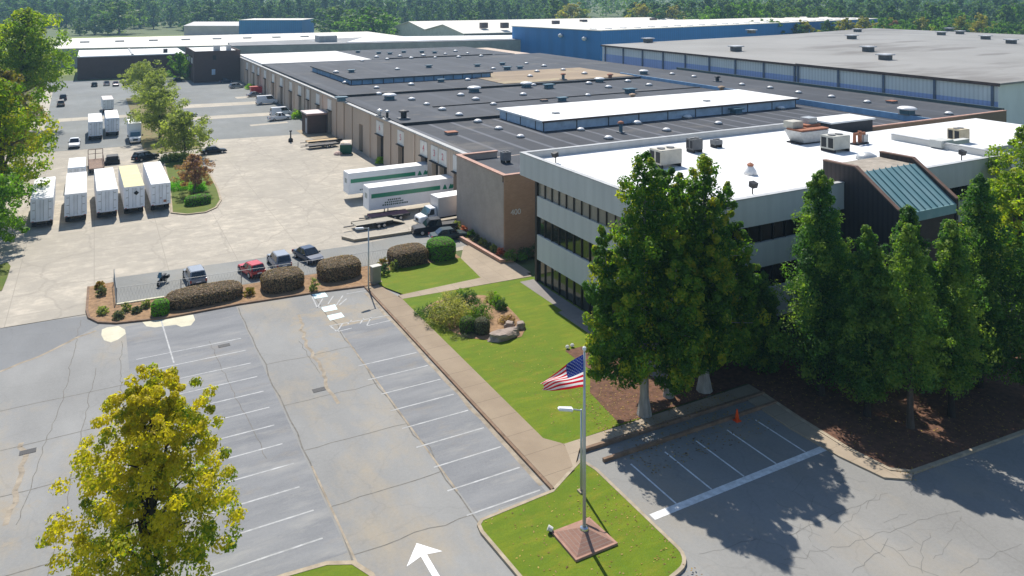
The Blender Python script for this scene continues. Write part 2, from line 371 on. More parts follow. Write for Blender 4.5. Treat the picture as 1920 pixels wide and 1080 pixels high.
def shrub(name, label, loc, r, h, mat, n=40, per=40, leaf=.16, group=None, sx=1, tint=.5, cat='shrub', dome=True, rz=0, tj=.3):
    t = thing(name, label, cat, loc, rz, group); mb = MB()
    for k in range(4): an = k*1.6; mb.tube([(0, 0, -.05), (math.cos(an)*r*.25*sx, math.sin(an)*r*.25, h*.4), (math.cos(an)*r*.5*sx, math.sin(an)*r*.5, h*.75)], [.05, .035, .015], 5)
    mb.build('stem', BARK, t)
    d = sphere_pts(n, .1); d[:, 2] = np.abs(d[:, 2]) if dome else d[:, 2]
    q = rng.uniform(.5, .95, n)[:, None]
    C = d*q*np.array([r*sx, r, h*.85])+np.array([0, 0, h*.08]); P, tt = leaves(C, np.full(n, r*.33), per, leaf, np.clip(tint+rng.normal(size=n)*tj, 0, 1))
    P[:, :, 2] = np.maximum(P[:, :, 2], .02); quads('foliage', P, tt, mat, t); return t
def hedge(name, label, outline, h, mat, dens=90, leaf=.12, group=None, cat='hedge', round_=.25):
    """clipped hedge: a rounded solid body with a skin of small leaves"""
    cx = sum(p[0] for p in outline)/len(outline); cy = sum(p[1] for p in outline)/len(outline)
    t = thing(name, label, cat, (cx, cy, 0), 0, group)
    O = np.array([(p[0]-cx, p[1]-cy) for p in outline]); n = len(O)
    rings = [(.9, 0), (.98, h*.25), (1.0, h*.58), (.97, h*.78), (.88, h*.92), (.6, h*1.02), (.12, h*1.05)]
    mb = MB(); idx = []
    for k, (s, z) in enumerate(rings):
        idx.append(len(mb.v)); mb.v += [(x*s, y*s, z) for x, y in O]
    for k in range(len(rings)-1):
        for j in range(n):
            a, b = idx[k]+j, idx[k]+(j+1) % n; c, d = idx[k+1]+(j+1) % n, idx[k+1]+j; mb.f.append((a, b, c, d)); mb.m.append(0)
    mb.f.append(tuple(idx[-1]+j for j in range(n))); mb.m.append(0)
    mb.build('branches', M('hedge_twigs', (.05, .04, .02), .95, .3, 3), t)
    L = []; NB = []
    for k in range(len(rings)-1):
        for j in range(n):
            q = [np.array(mb.v[i]) for i in (idx[k]+j, idx[k]+(j+1) % n, idx[k+1]+(j+1) % n, idx[k+1]+j)]
            area = np.linalg.norm(np.cross(q[1]-q[0], q[3]-q[0]))*.5+np.linalg.norm(np.cross(q[1]-q[2], q[3]-q[2]))*.5
            m_ = int(area*dens+rng.uniform())
            u, v = rng.uniform(size=(m_, 1)), rng.uniform(size=(m_, 1))
            L.append((q[0]*(1-u)+q[1]*u)*(1-v)+(q[3]*(1-u)+q[2]*u)*v); nn = np.cross(q[1]-q[0], q[3]-q[0]); NB.append(np.repeat((nn/(np.linalg.norm(nn)+1e-9))[None], m_, 0))
    C = np.concatenate(L); P, tt = leaves(C, np.full(len(C), .07), 3, leaf, rng.uniform(.1, .9, len(C))*.8, nb=np.concatenate(NB)); quads('foliage', P, tt, mat, t)
    return t
# ------------------------------------------------------------------ ground sheets
def GP(*pts, z=0): return [G(x, y, z)[:2] for x, y in pts]
def arc(cx, cy, r, a0, a1, n=8): return [(cx+r*math.cos(R(a0+(a1-a0)*k/n)), cy+r*math.sin(R(a0+(a1-a0)*k/n))) for k in range(n+1)]
def rrect(x0, x1, y0, y1, r, n=5):
    return arc(x1-r, y1-r, r, 0, 90, n)+arc(x0+r, y1-r, r, 90, 180, n)+arc(x0+r, y0+r, r, 180, 270, n)+arc(x1-r, y0+r, r, 270, 360, n)
FAR = M('distant_ground', (.07, .10, .03), .95, .4, .02, col2=(.13, .15, .06, 1))
m = MB(); m.sheet([(-2500, -300), (2500, -300), (2500, 2600), (-2500, 2600)], -.03); struct('ground', m, FAR)
m = MB(); m.sheet([(-30, 5), (29.6, 5), (29.6, 60), (27.4, 88.3), (-.4, 87.3), (-30, 87.9)], 0); struct('front_car_park', m, A_FRONT)
m = MB(); m.sheet([(29.4, 5), (90, 5), (90, 45.2), (29.4, 45.2)], .004); struct('visitor_car_park', m, A_RIGHT)
m = MB(); m.sheet([(-16, 87.4), (-.3, 87.2), (27, 87.2), (47.2, 87.2), (47.2, 176), (20, 179), (-16, 181)], .0); struct('concrete_yard', m, CONC)
m = MB(); m.sheet([(1.8, 88.6), (30, 86.9), (43.4, 89), (43.4, 97.5), (29.2, 95.2), (1.8, 97.0)], .005); struct('parking_strip', m, asphalt('parking_strip_asphalt', (.225, .225, .21, 1), .25, .2))
m = MB(); m.sheet([(-12, 181), (20, 179), (47.2, 176), (47.2, 300), (-16, 330)], 0); struct('far_yard', m, A_YARD)
m = MB()
for pl in ([(20.5, 209.5), (47, 207), (47, 212.5), (20.5, 215)], [(20.5, 232), (44, 231), (44, 237), (20.5, 240)], [(-8, 222), (8, 222), (8, 227), (-8, 228)], [(33, 193), (42, 194), (42, 196), (33, 195.3)], [(-13, 181), (-9.5, 181), (-12, 300), (-15, 300)], [(38, 246), (46, 246), (46, 250), (38, 250.5)]): m.sheet(pl, .005)
struct('concrete_strips', m, CONC_L)
m = MB()
for q in ([(200, 614), (222, 611), (234, 618), (236, 626), (221, 637), (208, 642), (195, 638), (190, 628), (191, 618)], [(267, 604), (300, 598), (362, 590), (366, 600), (358, 610), (340, 613), (330, 609), (290, 614), (275, 612)]): m.sheet(GP(*q), .005)
struct('pavement_patches', m, PATCH)
m = MB(); m.sheet(GP((0, 497), (14, 492), (20, 500), (14, 520), (4, 545), (-40, 560), (-60, 520)), .06); struct('verge_grass', m, ROUGHG)
m = MB(); m.sheet([(-60, 60), (-15.8, 60), (-13, 100), (-12.5, 180), (-15, 260), (-14, 340), (-90, 340)], -.01); struct('wood_floor', m, M('leaf_litter', (.13, .09, .045), .95, .4, .3, col2=(.09, .11, .03, 1)))
m = MB(); m.sheet([(-90, 340), (90, 360), (140, 640), (-70, 660)], -.015); struct('meadow', m, FIELD)
# seams, cracks
def jag(pts, step=.7, amp=.07):
    o = []
    for a, b in zip(pts, pts[1:]):
        a, b = np.array(a[:2]), np.array(b[:2]); n = max(1, int(np.linalg.norm(b-a)/step))
        for k in range(n): o.append(tuple(a+(b-a)*k/n+rng.normal(size=2)*amp*(1 if k else .3)))
    return o+[tuple(pts[-1][:2])]
m = MB()
for a in ([(30, 985), (75, 860), (120, 740), (152, 600)], [(560, 640), (600, 700)], [(225, 760), (228, 640)], [(90, 1080), (150, 830), (180, 690)], [(392, 640), (450, 760), (500, 860)]): m.ribbon(jag(GP(*a)), .05, .0045)
for x, y0, y1, wd in ((12.75, 33, 81.8, .10), (20.2, 33, 81.0, .09)):
    pts = [(x+rng.normal()*.1, y) for y in np.linspace(y0, y1, 26)]; m.ribbon(pts, wd, .0045)
for y in (42.6, 47.3, 54, 60.6, 68):
    pts = [(x, y+rng.normal()*.06) for x in np.linspace(12.8, 20.2, 9)]; m.ribbon(pts, .07, .0047)
for y in (50, 58, 64, 70): m.ribbon([(x, y+rng.normal()*.06) for x in np.linspace(-15, 3, 9)], .08, .0047)
struct('pavement_seams', m, SEAM)
m = MB()
for pts, wd in (([(0, 697), (40, 680), (75, 668), (105, 653), (140, 635), (180, 620)], .3), ([(40, 830), (45, 865), (30, 930), (10, 985)], .32), ([(560, 590), (575, 650), (600, 680), (615, 730), (635, 757)], .28)):
    q = jag(GP(*pts), .6, .09); m.ribbon(q, wd, .0049)
m.ribbon([(20.28, y) for y in (45, 50, 60, 70)], .13, .0052); m.ribbon([(12.8, y) for y in (40, 46, 52)], .13, .0052)
pts = [(25.3+rng.normal()*.06, y) for y in np.linspace(43, 79.5, 18)]; m.ribbon(pts, .34, .0049)
struct('pavement_dirt', m, SEAMT)
m = MB(); m.sheet([(20.35, 42.3), (25.2, 42.3), (25.2, 72.5), (20.35, 72.5)], .0025); m.sheet([(2.6, 43), (12.6, 43), (12.6, 82.2), (2.6, 82.2)], .0025)
def stall_surface():
    k = NT('stall_surface', .9, .2); c = (.218, .22, .222, 1)
    cc = k.mix(k.ramp(k.noise(.30, 5, .7, (.28, 1, 1)), [(.34, W(.85)), (.62, W(0))]), c, (.135, .14, .15, 1)); cc = k.mix(k.ramp(k.noise(.42, 6, .72, (.3, 1.1, 1), (0, 0, .05)), [(.53, W(0)), (.72, W(.75))]), cc, (.31, .30, .275, 1))
    cc = k.mix(k.ramp(k.noise(.16, 5, .7, (.6, 1, 1)), [(.56, W(0)), (.7, W(.5))]), cc, (.29, .235, .16, 1)); cc = k.mix(k.ramp(k.noise(6, 3, .7), [(.3, W(0)), (.7, W(.25))]), cc, (.3, .3, .29, 1)); k.base(cc); return k.m
struct('stall_surface', m, stall_surface())
m = MB(); m.sheet(GP((-30, 622), (0, 616), (90, 602), (160, 593), (186, 609), (140, 634), (105, 652), (60, 673), (0, 696), (-30, 705)), .0022); struct('repaved_strip', m, A_DARK)
# painted markings
m = MB()
for y in np.arange(39.95, 66.0, 2.69): 
    if y > 42: m.ribbon([(19.75+rng.uniform(-.1, .2), y), (24.95, y-.02)], .12, .0056)
for y in np.arange(42.1, 75, 2.69): m.ribbon([(3.2, y), (8.0, y+.02)], .1, .0056); m.ribbon([(8.0, y+.02), (11.75+rng.uniform(-.2, .1), y+.03)], .13, .0056)
m.ribbon(GP((302, 600), (326, 680)), .12, .0058)
struct('faded_stall_lines', m, PAINT_W)
m = MB()
m.ribbon([(29.6, 37.2), (45.4, 37.2)], .55, .0098)
for x in (31.7, 34.6, 37.4, 40.3, 43.1): m.ribbon([(x, 37.5), (x, 42.1)], .12, .0096)
struct('visitor_stall_lines', m, PAINT)
m = MB(); ax, ay = 16.3, 41.85
m.sheet([(ax, ay), (ax-1.15, ay-1.45), (ax-.18, ay-1.1), (ax-.18, ay-4.3), (ax+.18, ay-4.3), (ax+.18, ay-1.1), (ax+1.05, ay-1.3)], .006); struct('direction_arrow', m, PAINT_ARROW)
m = MB()
def line(a, b, wd=.12): m.ribbon(GP(a, b), wd, .0062)
for a, b in (((585, 556), (595, 577)), ((595, 577), (605, 560)), ((615, 570), (625, 555)), ((630, 573), (643, 554)), ((650, 560), (636, 572)), ((595, 577), (632, 570)), ((620, 612), (632, 622)), ((632, 622), (642, 607)), ((652, 608), (659, 600)), ((675, 607), (682, 597)), ((688, 610), (696, 595)), ((632, 622), (660, 615)), ((688, 611), (735, 600)), ((617, 611), (735, 590)), ((650, 551), (725, 538))): line(a, b)
struct('hatched_bay_marking', m, PAINT_W)
m = MB()
for q in ([(584, 551), (609, 548), (615, 556), (590, 560)], [(602, 577), (628, 571), (633, 580), (608, 585)], [(613, 592), (640, 586), (646, 594), (619, 601)]): m.sheet(GP(*q), .0066)
struct('accessible_bay_marking', m, PAINT_H)
# right-hand lot cracks
m = MB()
for pts in ([(1480, 1005), (1560, 965), (1620, 945), (1665, 925)], [(1470, 1050), (1600, 1020), (1720, 975), (1800, 958)], [(1580, 985), (1640, 1030), (1660, 1045)], [(1655, 1020), (1720, 1065), (1760, 1080)], [(1745, 1000), (1730, 1025), (1730, 1075)], [(1800, 970), (1870, 1030), (1915, 1055)], [(1800, 1075), (1870, 1035), (1915, 1020)], [(1600, 1075), (1650, 1035), (1665, 1010)], [(1310, 1040), (1380, 1020), (1420, 1010)]):
    m.ribbon(jag(GP(*pts), .45, .09), .035, .0088)
for _ in range(26):
    x, y = rng.uniform(33, 46), rng.uniform(27, 35); a = rng.choice([.25, 1.8])+rng.normal()*.3; L_ = rng.uniform(.8, 2.6); m.ribbon(jag([(x, y), (x+math.cos(a)*L_, y+math.sin(a)*L_)], .4, .08), .025, .0088)
struct('hairline_cracks', m, M('crack_grey', (.17, .165, .15), .9, .2, 2))
# ------------------------------------------------------------------ lawns, kerbs, walks
Z0 = .13
lawnB = [(27.9, 75.9), (43.3, 74.9), (42.6, 73.7), (42.6, 46.6), (28.0, 46.2)]
m = MB(); m.sheet([(27.95, 75.8), (42.9, 75.0), (42.9, 46.2), (34.6, 46.1), (28.9, 46.0), (27.95, 47.3)], Z0); struct('lawn', m, LAWN)
m = MB(); m.sheet([(27.2, 80.3), (28.5, 76.9), (37.7, 77.4), (38.6, 84.4), (27.2, 84.4)], Z0+.004); struct('upper_lawn', m, LAWN)
m = MB(); m.prism([(25.75, 80.9), (25.75, 42.2), (27.9, 43.2), (28.9, 46), (27.95, 47.3), (27.95, 75.8), (27.1, 80.5)], -.05, Z0+.01); struct('sidewalk', m, WALK)
m = MB(); m.prism([(27.9, 76.9), (27.95, 75.8), (42.9, 75.1), (42.9, 76.4), (38, 77.4)], 0, Z0+.012); m.prism([(37.7, 77.4), (43.4, 76.2), (43.4, 80), (42.6, 88), (40.5, 88), (38.4, 84.2)], 0, Z0+.011)
m.prism([(27.9, 43.2), (29.4, 44.9), (46.4, 44.6), (46.4, 46.0), (28.9, 46.0)], 0, Z0+.011); struct('footpaths', m, PATH)
m = MB(); m.prism([(40.9, 74.2), (42.6, 74.2), (42.6, 50), (40.3, 50), (40.3, 65.3), (40.9, 65.5)], 0, Z0+.014); struct('patio', m, PATIO)
m = MB(); m.wall([(25.62, 80.9), (25.62, 42.1)], .2, -.02, .15); m.wall([(25.6, 42.15), (27.9, 43.2)], .15, -.02, .13); struct('sidewalk_kerb', m, KERBD)
# mulch under the office trees
m = MB(); m.sheet([(33.8, 46.2), (34.4, 51), (36.5, 54), (36.5, 58), (43, 58), (43, 50), (60, 50), (60, 46.1)], Z0+.006); struct('mulch_bed', m, MULCH)
# island with the flagpole
isl = [(20.6, 41.7), (25.5, 42.0), (27.8, 43.3), (29.0, 43.9), (29.25, 42.5), (29.15, 35.0)]+arc(27.6, 33.9, 1.5, 20, -90, 5)+[(24, 31.6)]+arc(21.4, 33.0, 1.4, 270, 180, 4)+arc(20.9, 40.8, .95, 180, 110, 4)
isl = [(20.4, 41.7), (25.5, 42.0), (27.8, 43.3), (28.9, 43.9), (29.2, 42.5), (29.15, 34.9)]+arc(27.75, 34.3, 1.4, 0, -80, 5)+[(25, 32.2), (22, 31.6)]+[(20.4, 33.6), (20.2, 37), (19.95, 40.8), (20.05, 41.4)]
m = MB(); m.sheet(isl, Z0); struct('flagpole_island_lawn', m, LAWN)
m = MB(); m.wall(isl, .22, -.02, .15, True); struct('flagpole_island_kerb', m, KERB)
i2 = [(-4, 42.55), (9, 42.75), (11.3, 42.55), (12.6, 41.9), (13.2, 40.6), (13.3, 38), (-4, 38)]
m = MB(); m.sheet(i2, Z0); struct('parking_island_lawn', m, LAWN)
m = MB(); m.wall(i2, .3, -.02, .15, True); struct('parking_island_kerb', m, KERB)
# visitor lot kerbs, planter
m = MB(); m.wall([(29.4, 44.75), (46.4, 44.45)], .25, -.02, .26); m.wall([(30.2, 43.15), (46.2, 43.0)], .22, -.02, .24); struct('visitor_kerb', m, KERBD)
pl = GP((1440, 768), (1500, 790), (1600, 850), (1655, 882))+[(47.3, 32.6)]+GP((1760, 878), (1840, 847), (1925, 814))+[(75, 31), (75, 49), (46.5, 49)]
pl = [(46.3, 44.5), (46.0, 40.4), (45.9, 36.2), (46.3, 33.4), (47.4, 32.5), (50, 32.3), (58.6, 31.7), (80, 31), (80, 50), (46.5, 50)]
m = MB(); m.sheet(pl, Z0-.006); struct('planter_mulch', m, MULCH)
m = MB(); m.wall(pl[:8], .28, -.02, .16); struct('planter_kerb', m, KERB)
m = MB(); m.prism([(44.6, 44.3), (46.2, 44.3), (45.85, 40.4), (45.75, 36), (46.2, 33.2), (47.3, 32.4), (46.6, 32), (45.2, 33), (44.6, 36), (44.4, 40)], -.02, .12); struct('corner_pavement', m, PATH)
# planted strip between the car park and the yard
st = [(-.55, 95), (-.65, 88), (-.45, 86), (.4, 84.3), (1.9, 83.3), (6, 82.4), (13, 82.5), (21, 81.9), (25.7, 81.2), (26.9, 80.9), (27.2, 84.4), (38.5, 84.4), (38.5, 86.9), (30, 86.9), (1.9, 88.4), (1.9, 95.3)]
m = MB(); m.sheet(st, .11); struct('planted_strip', m, MULCH2)
m = MB(); m.wall(st[:9], .22, -.02, .16); struct('planted_strip_kerb', m, KERBD)
m = MB(); m.wall([(2.0, 88.2), (6.4, 88.0)], .35, .11, .2); struct('pale_kerb_stone', m, PATCH)
# yard island
iA = GP((322, 400), (350, 403), (385, 399), (405, 390), (414, 376), (408, 355), (395, 330), (378, 310), (355, 288), (318, 288), (308, 310), (318, 350))
m = MB(); m.sheet(iA, .12); struct('yard_island_lawn', m, ROUGHG)
m = MB(); m.wall(iA, .3, -.02, .15, True); struct('yard_island_kerb', m, KERB)
m = MB(); m.sheet([(8.8, 168), (19.5, 170), (20, 262), (8.5, 262)], .1); struct('tree_median', m, M('median_soil', (.22, .15, .08), .95, .35, .6, col2=(.12, .14, .04, 1)))
m = MB(); m.sheet(GP((555, 245), (575, 258), (620, 268), (660, 262), (640, 250), (585, 240)), .006); struct('rubble_patch', m, M('sandy_rubble', (.3, .24, .16), .95, .35, 1.5, bump=.5))
# ------------------------------------------------------------------ buildings
def part(mb, name, mats, p, **kw):
    o = mb.build(name, mats, p, **kw); o.location = tuple(-v for v in (p.location if p.type == 'EMPTY' else (0, 0, 0))); return o
def sub(mb, name, mats, p, **kw): return mb.build(name, mats, p, **kw)     # under a part that already sits in world axes
PANEL = stripes('ribbed_tan_concrete', (.58, .46, .36, 1), .6, 1, .3, .9)
WPANEL = M('white_sign_panel', (.68, .65, .6), .7, .12, .8)
DOORD = M('dark_dock_opening', (.035, .03, .028), .8, .3, 1)
COPING = M('grey_metal_coping', (.34, .34, .33), .6, .15, 1)
COPR = M('terracotta_coping', (.42, .25, .19), .8, .2, 1.5)
ROOF_D = dark_roof('dark_bitumen_roof', (.048, .05, .056, 1), 4.2, 0, .75, .35)
ROOF_D2 = dark_roof('charcoal_bitumen_roof', (.05, .053, .06, 1), 9, 0, .15, .5)
ROOF_T = dark_roof('tan_gravel_roof', (.24, .18, .12, 1), 14, 1, .1, .3)
ROOF_W = white_roof('white_membrane_roof', (.72, .72, .71, 1), .55)
ROOF_WD = white_roof('stained_white_roof', (.68, .66, .63, 1), .6)
ROOF_WF = white_roof('cream_sheet_roof', (.66, .62, .54, 1), .35)
BLUEP = M('blue_grey_cladding', (.2, .34, .5), .6, .2, .6)
BLUEL = M('pale_blue_grey_cladding', (.4, .5, .6), .6, .2, .6)
def brick(name, a, b, mo, sc=1.0):
    k = NT(name, .9, .2); br = k.n('TexBrick'); br.inputs['Scale'].default_value = 1/sc
    for i, v in (('Color1', a), ('Color2', b), ('Mortar', mo)): br.inputs[i].default_value = v
    br.inputs['Brick Width'].default_value = .4; br.inputs['Row Height'].default_value = .16; br.inputs['Mortar Size'].default_value = .012
    ge = k.n('NewGeometry'); sp = k.n('SeparateXYZ'); k.l(k.co(), sp.inputs[0]); ad = k.n('Math', operation='ADD'); k.l(sp.outputs[0], ad.inputs[0]); k.l(sp.outputs[1], ad.inputs[1])
    cb = k.n('CombineXYZ'); k.l(ad.outputs[0], cb.inputs[0]); k.l(sp.outputs[2], cb.inputs[1]); k.l(cb.outputs[0], br.inputs['Vector'])
    c = k.mix(k.ramp(k.noise(.5, 5, .65), [(.35, W(.45)), (.65, W(0))]), br.outputs['Color'], sc3(a, .7)); k.base(c); MATS[name] = k.m; return k.m
BRICK_G = brick('grey_brown_brick', (.45, .37, .30, 1), (.49, .4, .33, 1), (.40, .34, .29, 1))
BRICK_O = brick('orange_brown_brick', (.52, .31, .19, 1), (.45, .265, .16, 1), (.42, .31, .22, 1))
BRICK_D = brick('dark_brown_brick', (.12, .075, .06, 1), (.10, .065, .052, 1), (.10, .075, .065, 1))
BRICK_T = brick('tan_parapet_brick', (.27, .19, .12, 1), (.23, .16, .1, 1), (.2, .15, .1, 1))
def text_part(s, size, loc, rot, m, p, name, depth=.02):
    cu = bpy.data.curves.new(name, 'FONT'); cu.body = s; cu.size = size; cu.extrude = depth; cu.align_x = 'CENTER'; cu.align_y = 'CENTER'
    o = bpy.data.objects.new(name, cu); COL.objects.link(o); bpy.context.view_layer.update()
    me = bpy.data.meshes.new_from_object(o.evaluated_get(bpy.context.evaluated_depsgraph_get())); bpy.data.objects.remove(o)
    me.materials.clear(); me.materials.append(m); q = bpy.data.objects.new(name, me); COL.objects.link(q); q.rotation_euler = rot; q.location = loc
    if p: q.parent = p; q.location = Vector(loc)-Vector(p.location)
    return q
PINK = M('pink_red_sign_paint', (.55, .12, .16), .7, .2, 2)
# --- the long factory
fac = thing('factory_building', 'long tan concrete factory with dark flat roof and a row of loading docks', 'factory', (47, 84.5, 0))
FY0, FY1, FX1 = 84.5, 303, 151
wallm = MB(); ops = [(102.6, 105.6), (108.2, 111.0), (111.6, 114.2), (116.0, 118.8), (126.7, 129.6), (137.4, 141.2), (150, 152.6)]+[(y-1.5, y+1.5) for y in (174.5, 185, 194.5, 203.5, 214, 226, 237.5, 250, 261, 270, 282)]
y = FY0
for a, b in ops+[(FY1, FY1)]:
    if a > y: wallm.box(47, 48, y, a, 0, 8.4)
    if b > a: wallm.box(47, 48, a, b, 5.5, 8.4)
    y = b
wallm.box(48, FX1, FY0+.4, FY1, 0, 8.35); wallm.box(107, FX1, FY0, FY0+.4, 0, 9.6, 1); wallm.box(48, 107, FY0, FY0+.4, 0, 8.4)
part(wallm, 'wall', [PANEL, BRICK_T], fac)
for yy in np.arange(98, 300, 5.9):
    if not any(a-.5 < yy < b+.5 for a, b in ops): part(MB().box(46.78, 47.0, yy-.22, yy+.22, 0, 8.25), 'pilaster', PANEL, fac)
num = iter('12345678901234567890')
for k, (a, b) in enumerate(ops):
    d = MB().box(47.75, 47.85, a, b, 0, 5.5); part(d, 'dock_door', DOORD, fac)
    if k != 6:
        sgn = MB().box(46.9, 46.997, a-.1, b+.1, 5.35, 7.75); sg = part(sgn, 'dock_sign', WPANEL, fac)
        if k < 7:
            q = text_part(next(num), 1.5, (0, 0, 0), (R(90), 0, R(-90)), PINK, None, 'dock_number'); q.parent = sg; q.location = (46.895, (a+b)/2, 6.6)
        sh = MB().box(46.55, 47, a-.1, b+.1, 5.2, 5.34); part(sh, 'door_canopy', DOORD, fac)
cp = MB().box(46.7, 47.5, FY0+12.6, FY1, 8.41, 8.62); part(cp, 'coping', COPING, fac)
def roof(x0, x1, y0, y1, z0, z1, m, name='roof_section'):
    return part(MB().box(x0, x1, y0, y1, z0, z1), name, m, fac)
roof(47.5, FX1-20.5, FY0+.4, 129.5, 8.36, 8.42, ROOF_D)
roof(47.5, 131, 129.5, 169, 8.36, 8.8, ROOF_D2)
roof(47.5, 131, 169, 258, 8.36, 9.1, ROOF_D2)
roof(84, 140, 258, FY1, 8.36, 9.15, ROOF_D2)
roof(47.5, 84, 258, FY1, 8.36, 9.2, ROOF_WD)
roof(131, FX1, 178, 258, 8.36, 9.0, ROOF_D2)
roof(90, 130.4, 171.5, 199, 9.1, 9.22, ROOF_T)
part(MB().box(130.5, FX1-.4, 84.9, 178, 8.36, 9.5, 0), 'raised_roof', ROOF_D2, fac)
part(MB().box(130.2, 130.5, 84.9, 178, 8.42, 9.56), 'blue_fascia', BLUEP, fac)
part(MB().box(FX1-.4, FX1, 84.9, 178, 8.36, 10.1), 'parapet', M('dark_green_parapet', (.07, .1, .095), .7, .2, 1), fac)
part(MB().box(107, FX1, FY0-.1, FY0+.5, 9.6, 9.75), 'front_coping', COPR, fac)
for q in ((47.6, 130.1, 129.0, 129.5, 8.42, 8.95), (47.6, 130.1, 168.4, 169, 8.8, 9.3), (60, 130.1, 145, 145.35, 8.8, 9.0), (90, 130.1, 257, 258, 9.1, 9.5)): part(MB().box(*q), 'expansion_joint', M('black_flashing', (.03, .03, .033), .7, .2, 1), fac)
def monitor(x0, x1, y0, y1, z0, z1, mr, mw, lip, nb):
    r_ = part(MB().box(x0-.5, x1+.5, y0-.5, y1+.5, z1, z1+.28), 'monitor_roof', mr, fac)
    sub(MB().box(x0-.55, x1+.55, y0-.56, y0-.5, z1-.05, z1+.26), 'fascia', lip, r_)
    mw_ = MB().box(x0, x1, y0, y1, z0, z1)
    wl = part(mw_, 'monitor_wall', mw, fac); dfm = M('dark_frame', (.05, .05, .055), .6, .2, 1)
    for k in range(nb+1): xx = x0+(x1-x0)*k/nb; sub(MB().box(xx-.1, xx+.1, y0-.05, y0, z0, z1), 'mullion', dfm, wl)
    for k in range(3): yy = y0+(y1-y0)*(k+.5)/3; sub(MB().box(x0-.05, x0, yy-.1, yy+.1, z0, z1), 'mullion', dfm, wl)
monitor(66.6, 126.5, 112.6, 128.6, 8.42, 10.0, ROOF_W, BLUEL, M('brown_fascia', (.1, .07, .06), .7, .2, 1), 9)
monitor(56, 94.5, 188, 227, 9.1, 10.3, ROOF_D2, BLUEP, M('dark_fascia', (.06, .07, .08), .7, .2, 1), 14)
# --- brick block at the near dock corner
blk = thing('brick_block', 'tall grey and orange brick corner block beside the glass office', 'brick block', (43.6, 83.2, 0))
mb = MB().box(43.6, 60, 83.2, 97, 0, 8.7, 0); mb.box(43.6, 44.0, 83.6, 97, 8.7, 9.5); mb.box(44.0, 49.6, 96.6, 97, 8.7, 9.5)
part(mb, 'wall', BRICK_G, blk)
part(MB().box(43.63, 58, 83.05, 83.197, 0, 9.5), 'front_wall', BRICK_O, blk)
part(MB().box(44.0, 60, 83.2, 96.6, 8.7, 8.74), 'roof', ROOF_D2, blk)
part(MB().box(43.45, 44.1, 83.0, 97.1, 9.5, 9.66).box(44.1, 49.7, 96.5, 97.1, 9.5, 9.66).box(44.1, 58, 83.0, 83.6, 9.5, 9.66), 'coping', COPR, blk)
part(MB().box(44.1, 58, 83.2, 83.6, 8.74, 9.5), 'parapet', BRICK_G, blk)
text_part('400', .95, (45.2, 83.03, 5.0), (R(90), 0, 0), M('white_number', (.75, .73, .68), .6, .1, 1), blk, 'street_number')
# --- glass and concrete office
off = thing('office_building', 'three storey office with grey concrete bands, ribbon windows and white roof', 'office', (42.6, 50.2, 0))
SPAN = stripes('grey_concrete_spandrel', (.58, .57, .54, 1), 1.5, 1, .05, .85)
SPANF = stripes('grey_concrete_spandrel_front', (.57, .56, .53, 1), 1.5, 0, .05, .85)
OX0, OX1, OY0, OY1 = 42.6, 89.0, 50.2, 73.4
part(MB().box(OX0+.35, OX1-.35, OY0+.35, OY1, 0, 11.29), 'core', M('dark_interior', (.03, .028, .026), .8, .2, 1), off)
sp_ = MB(); spf = MB()
for z0, z1, o_ in ((2.6, 5.3, .0), (7.3, 9.5, .0)):
    sp_.box(OX0-.02, OX0+.4, OY0+.4, OY1, z0, z1); spf.box(OX0-.02, OX1, OY0-.02, OY0+.4, z0, z1)
sp_.box(42.0, 42.4, 50.0, 76.2, 11.3, 13.75); spf.box(42.0, 89.5, 49.6, 50.0, 11.3, 13.75)
part(sp_, 'spandrel', SPAN, off); part(spf, 'front_spandrel', SPANF, off)
part(MB().box(42.4, 89.1, 50.0, 76.2, 11.3, 12.98).box(89.1, 89.5, 50.0, 64, 11.3, 13.75).box(42.4, 89.1, 75.8, 76.2, 12.98, 13.75), 'eaves_slab', SPANF, off)
part(MB().box(42.4, 89.1, 50.0, 75.8, 12.98, 13.05), 'roof', ROOF_W, off)
part(MB().box(41.95, 42.5, 50.1, 76.25, 13.75, 13.85).box(41.95, 89.55, 49.55, 50.1, 13.75, 13.85).box(42.5, 89.5, 75.7, 76.25, 13.75, 13.85).box(89, 89.5, 50.1, 64, 13.75, 13.85), 'coping', M('pale_metal_coping', (.4, .4, .39), .5, .15, 1), off)
part(MB().box(42.3, 42.42, 50.0, 75.8, 13.0, 13.74, 0), 'parapet_inside', ROOF_W, off)
GL = glass('tinted_window_glass', (.10, .11, .09, 1), .75, .03); CUR = M('pale_window_blind', (.33, .3, .25), .8, .15, .5); GLF = M('black_window_glass', (.006, .0065, .007), .25, .05, 1, spec=.2); FRAME = M('dark_bronze_frame', (.03, .024, .02), .5, .2, 1)
GT = M('blind_behind_glass', (.24, .22, .18), .25, .12, .5, spec=.6)
for bi, (z0, z1) in enumerate(((0, 2.6), (5.3, 7.3), (9.5, 11.3))):
    n_ = 8
    for k in range(n_):
        y0 = OY0+.4+(OY1-OY0-.4)*k/n_; y1 = OY0+.4+(OY1-OY0-.4)*(k+1)/n_
        wn = part(MB().box(OX0+.22, OX0+.3, y0, y1, z0, z1), 'window', GT if bi == 2 else GL, off)
        for q in (0, .5): yy = y0+(y1-y0)*q; sub(MB().box(OX0+.1, OX0+.22, yy-.06, yy+.06, z0, z1), 'mullion', FRAME, wn)
    for k in range(15):
        x0 = OX0+.4+(OX1-OX0-.4)*k/15; x1 = OX0+.4+(OX1-OX0-.4)*(k+1)/15
        wn = part(MB().box(x0, x1, OY0+.22, OY0+.3, z0, z1), 'window', GLF, off)
        for q in (0, .5): xx = x0+(x1-x0)*q; sub(MB().box(xx-.06, xx+.06, OY0+.1, OY0+.22, z0, z1), 'mullion', FRAME, wn)
